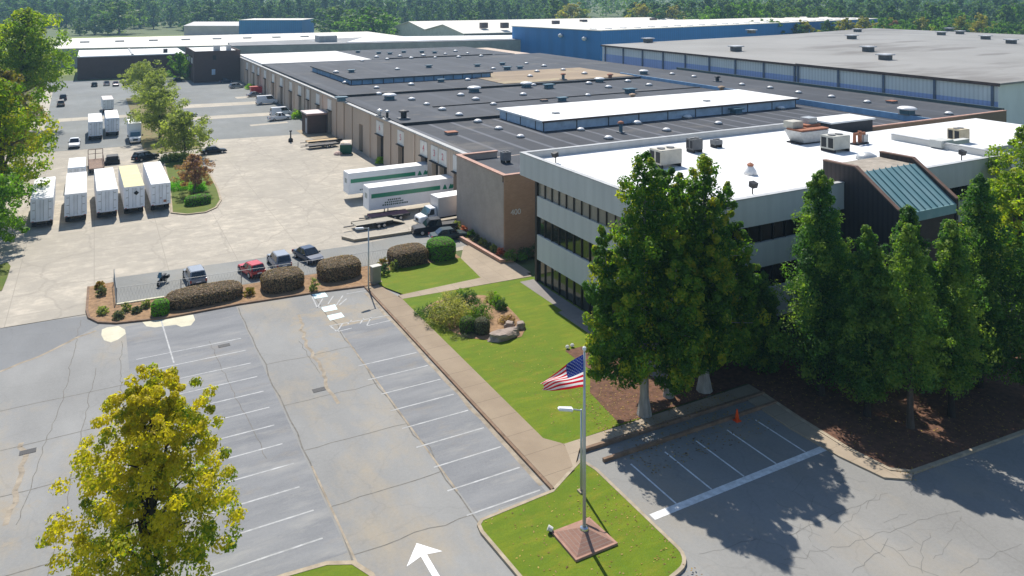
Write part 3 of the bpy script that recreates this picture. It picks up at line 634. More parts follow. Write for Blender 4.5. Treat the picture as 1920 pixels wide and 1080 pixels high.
part(MB().box(OX0-.05, OX0+.4, OY1, OY1+.4, 0, 11.3), 'end_pier', FRAME, off)
# brown stair tower with copper roof, at the office front
SX0, SX1 = 62.2, 70.9
prof = [(52.0, 9), (52.0, 15.4), (48.4, 15.45), (44.0, 12.45), (44.0, 0), (50.0, 0), (50.0, 9)]
def profbox(mb, x0, x1, prof, mi=0):
    n = len(prof); i = len(mb.v); mb.v += [(x0, p[0], p[1]) for p in prof]+[(x1, p[0], p[1]) for p in prof]
    mb.f.append(tuple(range(i, i+n))); mb.f.append(tuple(range(i+n, i+2*n))[::-1]); mb.m += [mi, mi]
    for k in range(n): q = (k+1) % n; mb.f.append((i+k, i+n+k, i+n+q, i+q)); mb.m.append(mi)
BROWN = stripes('dark_brown_siding', (.06, .048, .044, 1), .5, 1, .2, .8)
for xa in (SX0, SX1-.35): stw = MB(); profbox(stw, xa, xa+.35, prof); part(stw, 'side_wall', BROWN, off)
part(MB().box(SX0+.35, SX1-.35, 44.15, 50, 0, 11.78), 'stair_front', M('dark_brown_panel', (.06, .045, .04), .7, .2, 1), off)
COPPER = M('verdigris_copper', (.17, .31, .32), .5, .2, .7, col2=(.26, .39, .39, 1), sc=(1, .2, 1))
cpm = MB(); sl_ = [(47.7, 14.55), (44.05, 11.85)]
cpm.hexa([(SX0+.35, 44.05, 11.8), (SX1-.35, 44.05, 11.8), (SX1-.35, 48.1, 14.75), (SX0+.35, 48.1, 14.75), (SX0+.35, 44.05, 12.05), (SX1-.35, 44.05, 12.05), (SX1-.35, 48.1, 15.0), (SX0+.35, 48.1, 15.0)])
for k in range(1, 9):
    xx = SX0+.35+(SX1-SX0-.7)*k/9; cpm.hexa([(xx-.04, 44.05, 12.05), (xx+.04, 44.05, 12.05), (xx+.04, 48.1, 15.0), (xx-.04, 48.1, 15.0), (xx-.04, 44.05, 12.2), (xx+.04, 44.05, 12.2), (xx+.04, 48.1, 15.15), (xx-.04, 48.1, 15.15)])
cpm.box(SX0+.35, SX1-.35, 43.98, 44.045, 11.2, 12.05)
part(cpm, 'copper_roof', COPPER, off)
part(MB().box(SX0+.35, SX1-.35, 48.1, 52, 13.06, 14.95), 'tower_roof', M('tan_ballast', (.3, .26, .21), .9, .25, 1.5), off)
for xx in (SX0-.06, SX1-.41):
    tc = MB()
    for (y0, z0), (y1, z1) in zip(prof[1:4], prof[2:4]):
        tc.hexa([(xx, y0, z0), (xx+.47, y0, z0), (xx+.47, y1, z1), (xx, y1, z1), (xx, y0, z0+.12), (xx+.47, y0, z0+.12), (xx+.47, y1, z1+.12), (xx, y1, z1+.12)])
    part(tc, 'stair_coping', M('rust_brown_coping', (.2, .12, .085), .7, .25, 1.5), off)
# low wing behind the office on the right
wing = thing('office_wing', 'low white roofed wing between the office and the tan parapet', 'wing', (95, 66, 0))
part(MB().box(90, 138, 64.2, 82.5, 0, 9.4), 'wall', SPANF, wing); part(MB().box(90, 138, 64.2, 82.5, 9.41, 9.5), 'roof', ROOF_W, wing)
part(MB().box(90, 138, 64.0, 64.3, 9.5, 10.0).box(89.8, 90.1, 64.3, 82.5, 9.5, 10), 'parapet', M('pale_grey_parapet', (.42, .42, .38), .7, .15, 1), wing)
# --- neighbours
def simple_building(name, label, cat, poly, z, wm, rm, eave=.0, loc=None):
    t = thing(name, label, cat, (poly[0][0], poly[0][1], 0))
    part(MB().prism(poly, 0, z), 'wall', wm, t)
    cx = sum(p[0] for p in poly)/len(poly); cy = sum(p[1] for p in poly)/len(poly)
    big = [(cx+(p[0]-cx)*(1+eave), cy+(p[1]-cy)*(1+eave)) for p in poly]
    part(MB().prism(big, z+.003, z+.35), 'roof', rm, t); return t
NAVY = stripes('blue_metal_siding', (.03, .19, .46, 1), 1.4, 0, .12, .55)
bb = simple_building('blue_warehouse', 'large dark blue metal warehouse with white roof behind the factory', 'warehouse', [(186, 268), (430, 318), (436, 372), (300, 352), (176, 327)], 16.2, NAVY, ROOF_WF, .004)
rv = MB()
for k in range(26): f = k/26; a = Vector((188, 275))+(Vector((430, 324))-Vector((188, 275)))*f; rv.box(a.x-1, a.x+1.2, a.y, a.y+2.5, 16.55, 16.9)
part(rv, 'roof_curb', ROOF_W, bb)
for px, py in ((1051, 68), (1095, 74)):
    f = (px-972)/(1122-972); x = 176+(186-176)*f**.8; yv = 327+(268-327)*f**.8
    zz = CH-(py-CY)*(x*fw[0]+yv*fw[1])/FP
    l_ = MB().lathe([(.3, zz-.5), (1.0, zz), (.9, zz+.9), (.2, zz+1.2)], x-1.1, yv-.4, 12); l_.box(x-1.2, x+1.2, yv-.5, yv-.3, zz+.9, zz+1.1); part(l_, 'wall_vent', M('pale_vent', (.6, .6, .58), .5, .1, 1), bb, smooth=True)
STR = stripes('pale_grey_siding', (.72, .75, .72, 1), .9, 1, .15, .6); STRB = stripes('blue_lower_siding', (.34, .44, .7, 1), .9, 1, .15, .6)
sw = thing('ribbed_warehouse', 'wide pale ribbed metal warehouse with grey roof and blue lower walls', 'warehouse', (155, 88, 0))
SW0, SWX1 = 155.0, 350
part(MB().box(SW0, 250, 88, 222, 0, 13.9).box(250, SWX1, 88, 240, 0, 13.9).box(SW0-.5, SW0, 88, 137, 0, 14.2), 'wall', STR, sw)
part(MB().box(SW0-.56, SW0-.5, 88, 137, 0, 10.6).box(SW0-.06, SW0, 137.4, 221, 0, 11.0), 'lower_cladding', STRB, sw)
SWR = NT('grey_sheet_roof', .75, .25)
_c = SWR.mix(SWR.ramp(SWR.noise(.03, 5, .6), [(.4, W(0)), (.65, W(1))]), (.27, .26, .24, 1), (.22, .21, .19, 1)); _c = SWR.mix(SWR.ramp(SWR.noise(.02, 5, .65, (.5, 1.6, 1)), [(.56, W(0)), (.64, W(.6))]), _c, (.13, .115, .10, 1)); 
for wx, wy, rx, ry in ((*G(1790, 92, 15)[:2], 40, 9), (*G(1700, 80, 15)[:2], 30, 6), (*G(1560, 88, 15)[:2], 26, 3), (*G(1860, 102, 15)[:2], 30, 5)):
    mp = SWR.n('Mapping'); mp.inputs['Location'].default_value = (-wx/rx, -wy/ry, 0); mp.inputs['Scale'].default_value = (1/rx, 1/ry, 0); SWR.l(SWR.tc.outputs['Object'], mp.inputs['Vector']); ln = SWR.n('VectorMath', operation='LENGTH'); SWR.l(mp.outputs[0], ln.inputs[0])
    ad = SWR.n('Math', operation='MULTIPLY_ADD'); SWR.l(SWR.noise(.08, 5, .65), ad.inputs[0]); ad.inputs[1].default_value = 1.2; SWR.l(ln.outputs['Value'], ad.inputs[2]); _c = SWR.mix(SWR.ramp(ad.outputs[0], [(.8, W(.6)), (1.25, W(0))]), _c, (.125, .11, .095, 1))
SWR.base(_c); SWR = SWR.m
rf = MB()
for y0, y1, z0, z1 in ((88, 137, 14.2, 14.2), ):
    rf.hexa([(SW0-1, 87.4, 13.95), (250, 87.4, 14.3), (250, 137, 14.3), (SW0-1, 137, 13.95), (SW0-1, 87.4, 14.3), (250, 87.4, 15.4), (250, 137, 15.4), (SW0-1, 137, 14.3)])
rf.hexa([(SW0-.6, 137.05, 13.92), (250, 137.05, 14.2), (250, 224, 14.2), (SW0-.6, 222, 13.92), (SW0-.6, 137.05, 14.1), (250, 137.05, 15.4), (250, 224, 15.4), (SW0-.6, 222, 14.1)])
rf.hexa([(250.02, 87.4, 14.3), (352, 87.4, 14), (352, 264, 14), (250.02, 224, 14.2), (250.02, 87.4, 15.4), (352, 87.4, 14.2), (352, 264, 14.2), (250.02, 224, 15.4)])
part(rf, 'roof', SWR, sw)
cb = MB()
for yy in list(np.linspace(89, 136.5, 5))+list(np.linspace(138, 220, 9)): xx = SW0-.6 if yy < 137 else SW0-.1; cb.box(xx-.25, xx-.05, yy-.25, yy+.25, 0, 13.8)
part(cb, 'downpipe', M('blue_grey_trim', (.12, .15, .2), .6, .2, 1), sw)
part(MB().box(SW0-1.1, SW0-.95, 87.4, 137, 13.7, 14.32).box(SW0-.75, SW0-.6, 137.05, 222, 13.6, 14.12), 'gutter', M('rusty_gutter', (.1, .065, .05), .7, .4, .8), sw)
va = MB()
for y in (150, 190): va.box(170, 300, y, y+.6, 15.0, 15.05)
# brown brick building with tower
bl = simple_building('brown_brick_building', 'long low brown brick building with a bright white roof', 'building', [(-5.5, 328), (31.5, 328), (31.5, 362), (-5.5, 366)], 8.2, BRICK_D, ROOF_W)
part(MB().box(12.5, 13.2, 328, 363, 8.56, 8.9), 'roof_divider', COPING, bl)
part(MB().box(24, 25.5, 334, 335.5, 8.56, 10), 'vent_box', DOORD, bl)
tw = thing('brick_tower_block', 'two storey dark brick block with rooftop units and blank front', 'building', (31.3, 297, 0))
part(MB().box(31.3, 47, 297, 327, 0, 10.7), 'wall', BRICK_D, tw); part(MB().box(31.6, 46.7, 297.4, 326.6, 10.7, 10.75), 'roof', ROOF_W, tw)
part(MB().box(31.25, 31.65, 297, 327, 10.7, 11.2).box(31.65, 47.05, 296.95, 297.4, 10.7, 11.2).box(46.6, 47.05, 297.4, 327, 10.7, 11.2), 'parapet', BRICK_D, tw)
for yy in (302, 309, 316): part(MB().box(31.2, 31.3, yy, yy+3, 6.5, 8.5), 'window', WPANEL, tw)
part(MB().box(37.5, 38.7, 296.9, 297, 8, 9.6), 'vent_grille', DOORD, tw); part(MB().box(37.2, 38.4, 296.9, 297, 2.6, 4.6), 'sign_board', BLUEL, tw)
for xx, ww in ((39, 2.2), (43.5, 1.6)): part(MB().box(xx, xx+ww, 305, 307.5, 10.75, 12.6), 'rooftop_unit', COPING, tw, bevel=.08)
gw = M('grey_green_siding', (.28, .31, .285), .7, .15, .3)
lg = simple_building('long_grey_warehouse', 'long grey warehouse with cream sheet roof behind the brown building', 'warehouse', [(-16, 385), (62, 372), (150, 372), (150, 470), (-16, 470)], 8.0, gw, ROOF_WF, .004)
for k in range(9): part(MB().box(-6+k*15, -2+k*15, 425, 428, 8.36, 9.0), 'roof_curb', COPING, lg)
gb = simple_building('grey_wall_building', 'grey green walled building with bright white roof past the factory end', 'warehouse', [(50, 338), (196, 318), (196, 352), (118, 375), (52, 362)], 9.9, gw, dark_roof('grey_far_roof', (.2, .2, .2, 1), 20, 0, .1), .0)
part(MB().prism([(98, 336), (186, 324), (196, 352), (118, 373)], 10.26, 10.5), 'white_roof_sheet', ROOF_W, gb)
part(MB().box(88, 96, 344, 352, 10.26, 13), 'roof_plant', COPING, gb)
# beige gabled sheds
bg = thing('beige_gabled_warehouse', 'beige double gabled warehouse with cream roof and two dark doors', 'warehouse', (*G(870, 64, 10)[:2], 0))
bx, by = G(870, 64, 10)[:2]; BEIGE = M('beige_siding', (.5, .49, .4), .7, .12, .4)
wl = MB(); rfm = MB(); D = 55; Lx = 210
for k in range(2):
    y0 = by+k*D; y1 = y0+D; i = 0
    prof = [(y0, 0), (y1, 0), (y1, 10), ((y0+y1)/2, 14), (y0, 10)]; 
    n = 5; i = len(wl.v); wl.v += [(bx, p[0], p[1]) for p in prof]+[(bx+Lx, p[0], p[1]) for p in prof]
    wl.f += [tuple(range(i, i+5))[::-1], tuple(range(i+5, i+10))]; wl.m += [0, 0]
    for j in (4,): q = (j+1) % n; wl.f.append((i+j, i+q, i+n+q, i+n+j)); wl.m.append(0)
    ym = (y0+y1)/2
    for ya, za, yb, zb in ((y0-.6, 10.02, ym, 14.08), (ym, 14.08, y1+.4, 10.02)):
        rfm.hexa([(bx-.8, ya, za), (bx+Lx, ya, za), (bx+Lx, yb, zb), (bx-.8, yb, zb), (bx-.8, ya, za+.35), (bx+Lx, ya, za+.35), (bx+Lx, yb, zb+.35), (bx-.8, yb, zb+.35)])
part(wl, 'wall', BEIGE, bg); part(rfm, 'roof', ROOF_WF, bg)
part(MB().box(bx, bx+95, by-.15, by, 7.6, 9.9), 'eaves_band', M('grey_brown_band', (.17, .15, .14), .8, .15, 1), bg)
for k, xx in enumerate((bx+3.5, bx+15)): part(MB().box(xx, xx+7, by-.2, by-.02, 0, 6.8-k*.9), 'loading_door', M('dark_blue_door', (.03, .04, .06), .6, .2, 1), bg)
for px, py in ((907, 46), (946, 46), (1042, 42), (1094, 40), (1225, 37)):
    x, yv, _ = G(px, py, 14.5); part(MB().box(x-2, x+2, yv-1.5, yv+1.5, 12.5, 15.6), 'ridge_vent', M('brown_vent', (.1, .07, .06), .7, .2, 1), bg)
# far sheds and houses
def shed(name, label, px0, px1, pyb, h, depth, wm, rm, ridge=0, cat='shed'):
    a = Vector(G(px0, pyb)[:2]); b = Vector(G(px1, pyb)[:2]); d = (b-a).normalized(); n_ = Vector((-d.y, d.x))*depth
    if n_.dot(Vector(fw)) < 0: n_ = -n_
    t = thing(name, label, cat, (a.x, a.y, 0)); P = [a, b, b+n_, a+n_]
    part(MB().prism([tuple(p) for p in P], 0, h), 'wall', wm, t); r_ = MB(); ov = d*.6
    if ridge:
        m1, m2 = a+n_*.5-ov, b+n_*.5+ov
        for p, q in ((a-ov, b+ov), (a+n_-ov, b+n_+ov)):
            r_.hexa([(*p, h), (*q, h), (*m2, h+ridge), (*m1, h+ridge), (*p, h+.3), (*q, h+.3), (*m2, h+ridge+.3), (*m1, h+ridge+.3)])
        for p, q, mm in ((a, a+n_, a+n_*.5), (b, b+n_, b+n_*.5)): r_.face([(*p, h), (*q, h), (*mm, h+ridge)])
    else: r_.prism([tuple(p+(p-(a+b+n_)*.5)*.0) for p in P], h+.003, h+.35)
    part(r_, 'roof', rm, t); return t
WHITEW = M('white_wall', (.5, .48, .46), .8, .12, .3); PINKW = M('pinkish_wall', (.55, .45, .43), .8, .1, .3); GREYR = M('grey_shingles', (.2, .19, .18), .85, .2, .5)
shed('pink_office_shed', 'long low pinkish building with pale roof before the wood', 345, 480, 66, 7.0, 40, PINKW, M('pale_sheet_roof', (.5, .48, .46), .7, .1, .2), 2.5)
bs = shed('blue_shed', 'tall blue metal shed with a white mono pitch roof', 448, 566, 70, 12.5, 35, NAVY, ROOF_WF)
shed('white_house', 'small white house at the edge of the meadow', 250, 280, 50, 5.5, 14, WHITEW, GREYR, 3, 'house')
shed('low_blue_barn', 'low blue roofed barn half hidden in the trees', 298, 372, 44, 6, 20, M('teal_wall', (.12, .2, .24), .8, .1, .3), M('teal_roof', (.15, .25, .3), .7, .1, .3), 2, 'barn')
for k, (a, b, yb, wm, lab) in enumerate(((765, 802, 33, 0, 'cream gabled house left of the row beyond the beige roof'), (808, 832, 32, 1, 'brick coloured house second in the row beyond the beige roof'), (833, 852, 33, 0, 'narrow pale house in the middle of the far row'), (852, 870, 32, 1, 'small brick house right of the narrow pale house'), (900, 945, 31, 1, 'wide brown house at the right of the far row'), (953, 975, 31, 0, 'pale house at the right end of the far row'))):
    shed('far_house', lab, a, b, yb, 6.5, 14, (WHITEW, M('brown_house_wall', (.22, .15, .13), .8, .15, .3))[wm], GREYR, 3.5, 'house')['group'] = 'houses beyond the beige roof'
shed('pale_tower_house', 'tall pale building among trees above the beige roof', 1008, 1024, 28, 17, 12, WHITEW, GREYR, 0, 'building')
shed('far_white_warehouse', 'wide pale grey far warehouse above the blue building', 1095, 1190, 27, 12, 40, M('pale_blue_wall', (.36, .38, .4), .7, .1, .2), M('pale_far_roof', (.42, .42, .42), .7, .1, .1), 0, 'warehouse')
shed('far_grey_warehouse', 'far grey roofed warehouse behind the pale grey one', 1060, 1290, 14, 14, 60, WHITEW, M('grey_far_sheet', (.3, .3, .29), .7, .1, .1), 0, 'warehouse')
shed('far_white_depot', 'small white depot between trees at the upper right', 1291, 1300, 32, 13, 10, WHITEW, ROOF_W, 0, 'building')
shed('far_white_hall', 'low white hall behind the trees at the upper right', 1325, 1385, 16, 9, 40, WHITEW, ROOF_W, 0, 'building')
shed('blue_grey_hall', 'blue grey hall roof just behind the blue warehouse', 1100, 1300, 34, 8, 60, M('bluegrey_wall', (.3, .34, .38), .7, .1, .2), M('bluegrey_roof', (.3, .33, .36), .7, .1, .1), 0, 'warehouse')
# brick guard shed by the dock wall
gs = thing('brick_shed', 'boxy brown brick shed with pale roof against the factory wall', 'shed', (42.4, 176, 0))
part(MB().box(42.4, 46.7, 176, 181.5, 0, 4.3), 'wall', BRICK_D, gs); part(MB().box(42.1, 46.75, 175.7, 181.8, 4.31, 4.6), 'roof', M('pinkish_white_roof', (.6, .52, .5), .8, .12, 1), gs)
part(MB().box(42.33, 42.4, 176.6, 178.1, .1, 3.4), 'door', M('pale_door', (.4, .4, .42), .6, .1, 1), gs); part(MB().box(42.0, 46.75, 175.62, 175.7, 4.2, 4.5), 'fascia', COPR, gs)
# ------------------------------------------------------------------ rooftop fittings
def roofz(x, y):
    if x > 131 and y < 178: return 9.5
    if 66 < x < 127 and 112 < y < 129: return 10.28
    if 56 < x < 95 and 188 < y < 227: return 10.58
    if x > 90 and 171.5 < y < 199: return 9.22
    return 8.42 if y < 129.5 else 8.8 if y < 169 else 9.1 if y < 258 else 9.15
def RP(px, py):
    z = 8.42
    for _ in range(4): x, y, _z = G(px, py, z); z = roofz(x, y)
    return G(px, py, z)
DOME = M('white_acrylic_dome', (.72, .7, .67), .35, .1, 2, spec=.5); CURB = M('grey_curb', (.2, .2, .2), .8, .2, 1); VBLUE = M('teal_painted_fan', (.06, .13, .17), .5, .2, 2); VBLK = M('black_steel', (.02, .02, .022), .6, .3, 2)
RUST = M('rusty_steel', (.25, .09, .045), .8, .4, 4, col2=(.38, .17, .1, 1)); GALV = M('galvanised_steel', (.42, .43, .43), .45, .15, 2, metal=.3); BEIGEU = M('beige_unit_paint', (.46, .43, .36), .6, .15, 1)
sk0 = thing('skylight', 'small white dome skylight scattered over the dark factory roof', 'skylight', (0, 0, 0), 0, 'white dome skylights on the factory roof')
MB().box(-.62, .62, -.62, .62, 0, .25).build('curb', CURB, sk0); MB().lathe([(.72, .25), (.7, .36), (.55, .52), (.3, .62), (.05, .65)], 0, 0, 12).build('dome', DOME, sk0, smooth=True)
SK = [(706,165),(710,177),(772,187),(800,196),(829,206),(861,216),(892,187),(925,196),(864,179),(771,159),(877,150),(896,229),(935,242),(679,114),(706,107),(726,111),(750,105),(771,109),(794,104),(816,108),(835,101),(860,107),(877,100),(902,105),(925,129),(854,96),(987,119),(1020,124),(1007,134),(994,143),(1056,131),(1096,138),(981,178),(1102,179),(1104,157),(1141,164),(1177,153),(1217,160),(1289,221),(1194,232),(1089,244),(1250,245),(1347,232),(976,257),(1141,260),(1464,204),(1000,160),(648,156),(745,130),(630,136)]
for i, (px, py) in enumerate(SK):
    p = RP(px, py+1); o = sk0 if i == 0 else dup(sk0); o.location = p; o.rotation_euler.z = rng.uniform(-.1, .1); k = rng.uniform(.85, 1.15); o.scale = (k, k, k)
sk1 = None
for px, py in [(1260,139),(1301,144),(1391,159),(1497,174),(1559,182),(1626,192),(1779,214),(1444,165)]:
    o = dup(sk0, RP(px, py+1), 0, 'white dome skylight on the raised roof strip beside the ribbed warehouse', group='skylights on the raised roof strip')
wk = thing('skylight', 'low flat skylight set in the white monitor roof', 'skylight', (0, 0, 0), 0, 'flat skylights on the white monitor')
MB().box(-.6, .6, -.5, .5, 0, .2).build('curb', COPING, wk); MB().box(-.5, .5, -.4, .4, .2, .27).build('pane', M('grey_plastic_pane', (.35, .36, .37), .4, .1, 1), wk)
for i, (px, py) in enumerate([(1001,204),(1042,213),(1098,196),(1145,203),(1275,181),(1325,190),(1256,184)]):
    o = wk if i == 0 else dup(wk); o.location = RP(px, py)
def mushroom(name, label, p, s, topm, bodym, group, shape=1):
    t = thing(name, label, 'roof vent', p, 0, group)
    MB().box(-.75*s, .75*s, -.75*s, .75*s, 0, .75*s).build('base', bodym, t, bevel=.04*s)
    MB().box(-.85*s, .85*s, -.85*s, .85*s, 0, .12*s).build('flashing', CURB, t)
    if shape: MB().lathe([(1.0*s, .72*s), (1.35*s, .8*s), (1.35*s, .95*s), (1.0*s, 1.15*s), (.3*s, 1.25*s)], 0, 0, 16).build('hood', topm, t, smooth=True)
    else: MB().box(-1.3*s, 1.3*s, -.9*s, .9*s, .75*s, 1.0*s).build('hood', topm, t, bevel=.08*s)
    return t
VG = 'large mushroom vents on the factory roof'
mv = [(730,184,1.15,'large white topped roof vent on the joint by the left wall'),(889,170,1.2,'large white topped roof vent right of the blue monitor'),(987,161,1.15,'large white topped roof vent at the left corner of the tan roof'),(1207,136,1.0,'large white topped roof vent at the foot of the ribbed warehouse'),(1124,151,1.0,'large white topped roof vent below the tan roof edge'),(1701,212,1.25,'biggest white mushroom vent near the tan brick parapet')]
for px, py, s, lab in mv: mushroom('mushroom_vent', lab, RP(px, py+3), s, DOME, VBLUE, VG)
fan0 = mushroom('roof_fan', 'squat blue fan housing in the far row on the dark roof', RP(710, 101), .8, VBLUE, VBLUE, 'blue fan housings across the dark roof', 0)
for px, py in [(671,99),(757,99),(791,99),(815,100),(731,102),(895,125),(942,122),(906,139),(827,154),(659,136),(804,127),(975,129)]: dup(fan0, RP(px, py))
for px, py, s, lab in [(951,131,1.0,'blue fan housing right of the blue monitor end'),(1029,166,1.1,'blue fan housing on the tan roof corner'),(1054,190,.9,'low blue fan housing behind the white monitor'),(1181,175,1.15,'big blue fan housing above the white monitor'),(1380,213,1.1,'pale topped blue fan housing below the white monitor'),(640,190,1.0,'blue fan housing at the factory wall edge by the first joint')]: dup(fan0, RP(px, py), 0, lab, s/.8)
def pipe(name, label, p, h, r, m, capm=None, cat='flue'):
    t = thing(name, label, cat, p); MB().tube([(0, 0, 0), (0, 0, h)], r, 10).build('stack', m, t, smooth=False)
    MB().lathe([(r*1.2, h), (r*1.9, h+.1), (r*1.5, h+.35), (r*.3, h+.5)], 0, 0, 10).build('cap', capm or m, t); MB().box(-r*1.8, r*1.8, -r*1.8, r*1.8, 0, .18).build('flashing', CURB, t); return t
pipe('flue', 'thin pale flue pipe at the factory wall edge', RP(726, 222), 1.1, .25, VBLK, GALV); pipe('flue', 'short grey flue beside the thin pale flue', RP(712, 218), .9, .3, GALV, DOME)
pipe('flue', 'fat black flue on the dark roof above dock doors', RP(757, 223), 1.2, .55, VBLK, VBLK); pipe('flue', 'dark flue with a red cap below the white monitor', RP(1164, 249), 1.5, .3, VBLUE, RUST)
pipe('flue', 'rusty flue standing on the tan roof centre', RP(1056, 149), 1.2, .4, VBLUE, RUST); pipe('flue', 'red flue at the right of the tan roof', RP(1144, 149), 1.1, .5, RUST, RUST); pipe('flue', 'dark flue on the raised roof strip', RP(1345, 153), 1.0, .45, VBLK, VBLK)
pipe('flue', 'tan brown chimney cowl on the white monitor', RP(1186, 188), 1.0, .45, M('tan_cowl', (.4, .27, .17), .7, .2, 2)); pipe('flue', 'brown cowl at the far end of the white monitor', RP(1353, 172), .9, .5, M('brown_cowl', (.3, .2, .12), .7, .2, 2))
def hatch(label, p, m, s=1.0, cat='roof hatch'):
    t = thing('roof_hatch', label, cat, p); MB().box(-.9*s, .9*s, -.7*s, .7*s, 0, .35*s).build('frame', CURB, t); MB().box(-.98*s, .98*s, -.78*s, .78*s, .35*s, .5*s).build('lid', m, t, bevel=.03); return t
hatch('red brown roof hatch on the seamed roof near the dock edge', RP(846, 252), RUST); hatch('red hatch on the raised roof strip', RP(1672, 193), RUST); hatch('brown hatch left of the white monitor', RP(1020, 190), M('brown_hatch', (.16, .11, .08), .8, .2, 2), .8)
hatch('dark hatch at the right end of the white monitor', RP(1477, 198), RUST, .8)
def ac(name, label, p, sx, sy, h, m, fan=True, grille=True, rz=0, feet=.35, cat='rooftop unit'):
    t = thing(name, label, cat, p, rz); MB().box(-sx/2, sx/2, -sy/2, sy/2, feet, h).build('casing', m, t, bevel=.05)
    [MB().box(xa, xa+.2, -sy/2, sy/2, 0, feet).build('rail', VBLK, t) for xa in (-sx/2+.1, sx/2-.3)]
    if grille:
        for k in range(2): MB().box(-sx/2-.02, -sx/2+.01, -sy/2+.15+k*sy*.48, -sy/2+sy*.42+k*sy*.48, feet+.2, h-.2).build('grille', VBLK, t)
    if fan:
        for k in (-1, 1): MB().lathe([(min(sx, sy)*.2, h), (min(sx, sy)*.22, h+.12), (.05, h+.1)], sx*.22*k, 0, 14).build('fan', CURB, t)
    return t
OZ = 13.05
def OP(px, py): return G(px, py, OZ)
ac('rooftop_unit', 'large beige box unit on the white office roof behind tree tops', OP(1248, 311), 2.9, 2.0, 1.9, BEIGEU)
ac('rooftop_unit', 'twin fan beige condenser near the middle of the white roof', OP(1566, 283), 2.8, 2.0, 1.9, M('beige_condenser', (.42, .41, .36), .6, .15, 1))
ac('rooftop_unit', 'dark grey condenser at the back of the white roof', OP(1302, 285), 1.5, 1.3, 1.6, M('dark_condenser', (.12, .12, .12), .6, .2, 1))
ac('rooftop_unit', 'low grey fan unit right of the dark condenser', OP(1343, 276), 1.2, 1.0, .9, CURB, True, False)
ac('rooftop_unit', 'small beige unit with brown sides on the white wing roof', G(1797, 266, 9.5), 2.4, 2.0, 2.0, M('yellow_beige_unit', (.5, .42, .28), .6, .15, 1))
ac('rooftop_unit', 'dark unit on the brick block roof beside the coping', G(948, 305, 8.74), 1.2, 1.0, 1.5, CURB, True, False)
big = thing('rooftop_plant', 'big grey duct plant with rusty red top on the white roof', 'rooftop unit', OP(1514, 266)); big.scale = (.85, .85, .6)
MB().hexa([(-2.2, -1.3, .3), (2.6, -1.3, .3), (2.6, 1.3, .3), (-2.2, 1.3, .3), (-3.2, -1.5, 2.6), (2.8, -1.5, 2.6), (2.8, 1.5, 2.6), (-3.2, 1.5, 2.6)]).build('duct', GALV, big, bevel=.04)
MB().box(-2.8, 3, -1.3, 1.4, 2.62, 2.95).box(0, 3, .2, 2.6, 2.96, 3.4).build('rusty_top', RUST, big); MB().box(-2.6, -.4, .4, 2.2, 2.96, 4.3).build('fan_box', BEIGEU, big, bevel=.05)
MB().box(1.2, 3.0, .8, 2.4, 3.41, 4.6).build('intake_hood', GALV, big); MB().box(-2.9, 3, -1.2, 1.3, 0, .28).build('base', VBLK, big)
cone = thing('cowl_vent', 'white cone cowl with a rusty cap near the front edge of the roof', 'roof vent', OP(1407, 327)); cone.scale = (.72, .72, .72); MB().lathe([(1.0, 0), (.8, .6), (.45, 1.1), (.4, 1.2)], 0, 0, 14).build('cone', DOME, cone, smooth=True); MB().lathe([(.42, 1.2), (.5, 1.45), (.1, 1.7)], 0, 0, 12).build('cap', RUST, cone)
rp = thing('pipe_manifold', 'rusty pipe manifold on the white roof by the tan parapet', 'pipework', OP(1612, 270)); rp.scale = (.8, .8, .8); mb = MB(); mb.tube([(-1.2, 0, 0), (-1.2, 0, 1.6), (1.0, 0, 1.6), (1.0, 0, 0)], .28, 8); mb.tube([(0, 0, 0), (0, 0, 2.0)], .3, 8); mb.build('pipe', RUST, rp); MB().box(-1.6, 1.5, -.5, .5, 0, .25).build('base', VBLK, rp); MB().box(.6, 1.6, -.3, .6, .26, 1.4).build('valve_box', GALV, rp)
dm = thing('dome_vent', 'round grey dome vent just behind the copper roofed stair tower', 'roof vent', OP(1625, 306)); MB().lathe([(.9, 0), (.9, .4), (1.15, .45), (1.0, .9), (.4, 1.2)], 0, 0, 16).build('dome', GALV, dm, smooth=True); MB().box(-1, 1, -1, 1, 0, .2).build('base', CURB, dm)
ph = thing('penthouse', 'white topped plant penthouse with dark louvred side behind the rusty plant', 'penthouse', (*G(1576, 242, 9.5)[:2], 8.45))
MB().box(-5, 5, -2.2, 2.2, 0, 2.6).build('wall', M('dark_louvre', (.03, .03, .035), .7, .2, 1), ph); MB().box(-5.3, 5.3, -2.5, 2.5, 2.6, 2.85).build('roof', ROOF_W, ph)
def flood(label, p, rz):
    t = thing('flood_light', label, 'flood light', p, rz); MB().tube([(0, 0, 0), (0, 0, .75)], .06, 6).build('bracket', VBLK, t); MB().hexa([(-.3, -.3, .6), (.3, -.3, .6), (.3, .2, .7), (-.3, .2, .7), (-.35, -.4, 1.05), (.35, -.4, 1.05), (.3, .15, 1.2), (-.3, .15, 1.2)]).build('lamp_head', VBLK, t); return t
flood('black flood light at the left end of the white roof edge', G(1042, 305, 13.05), R(-90)); flood('black flood light on the front roof edge left of the stair tower', G(1411, 364, 13.05), 0); flood('black flood light on the front roof edge right of the stair tower', G(1803, 301, 13.05), 0)
ud = thing('roof_duct', 'low grey duct box by the right hand roof edge', 'duct', OP(1765, 277)); MB().box(-1.2, 1.2, -.8, .8, .15, 1.0).build('casing', M('pale_duct', (.5, .5, .46), .6, .1, 1), ud, bevel=.05); MB().box(-1, 1, -.6, .6, 0, .15).build('rail', CURB, ud); MB().box(1.2, 5, -.4, .4, .2, .7).build('duct_run', M('pale_duct', (.5, .5, .46)), ud)
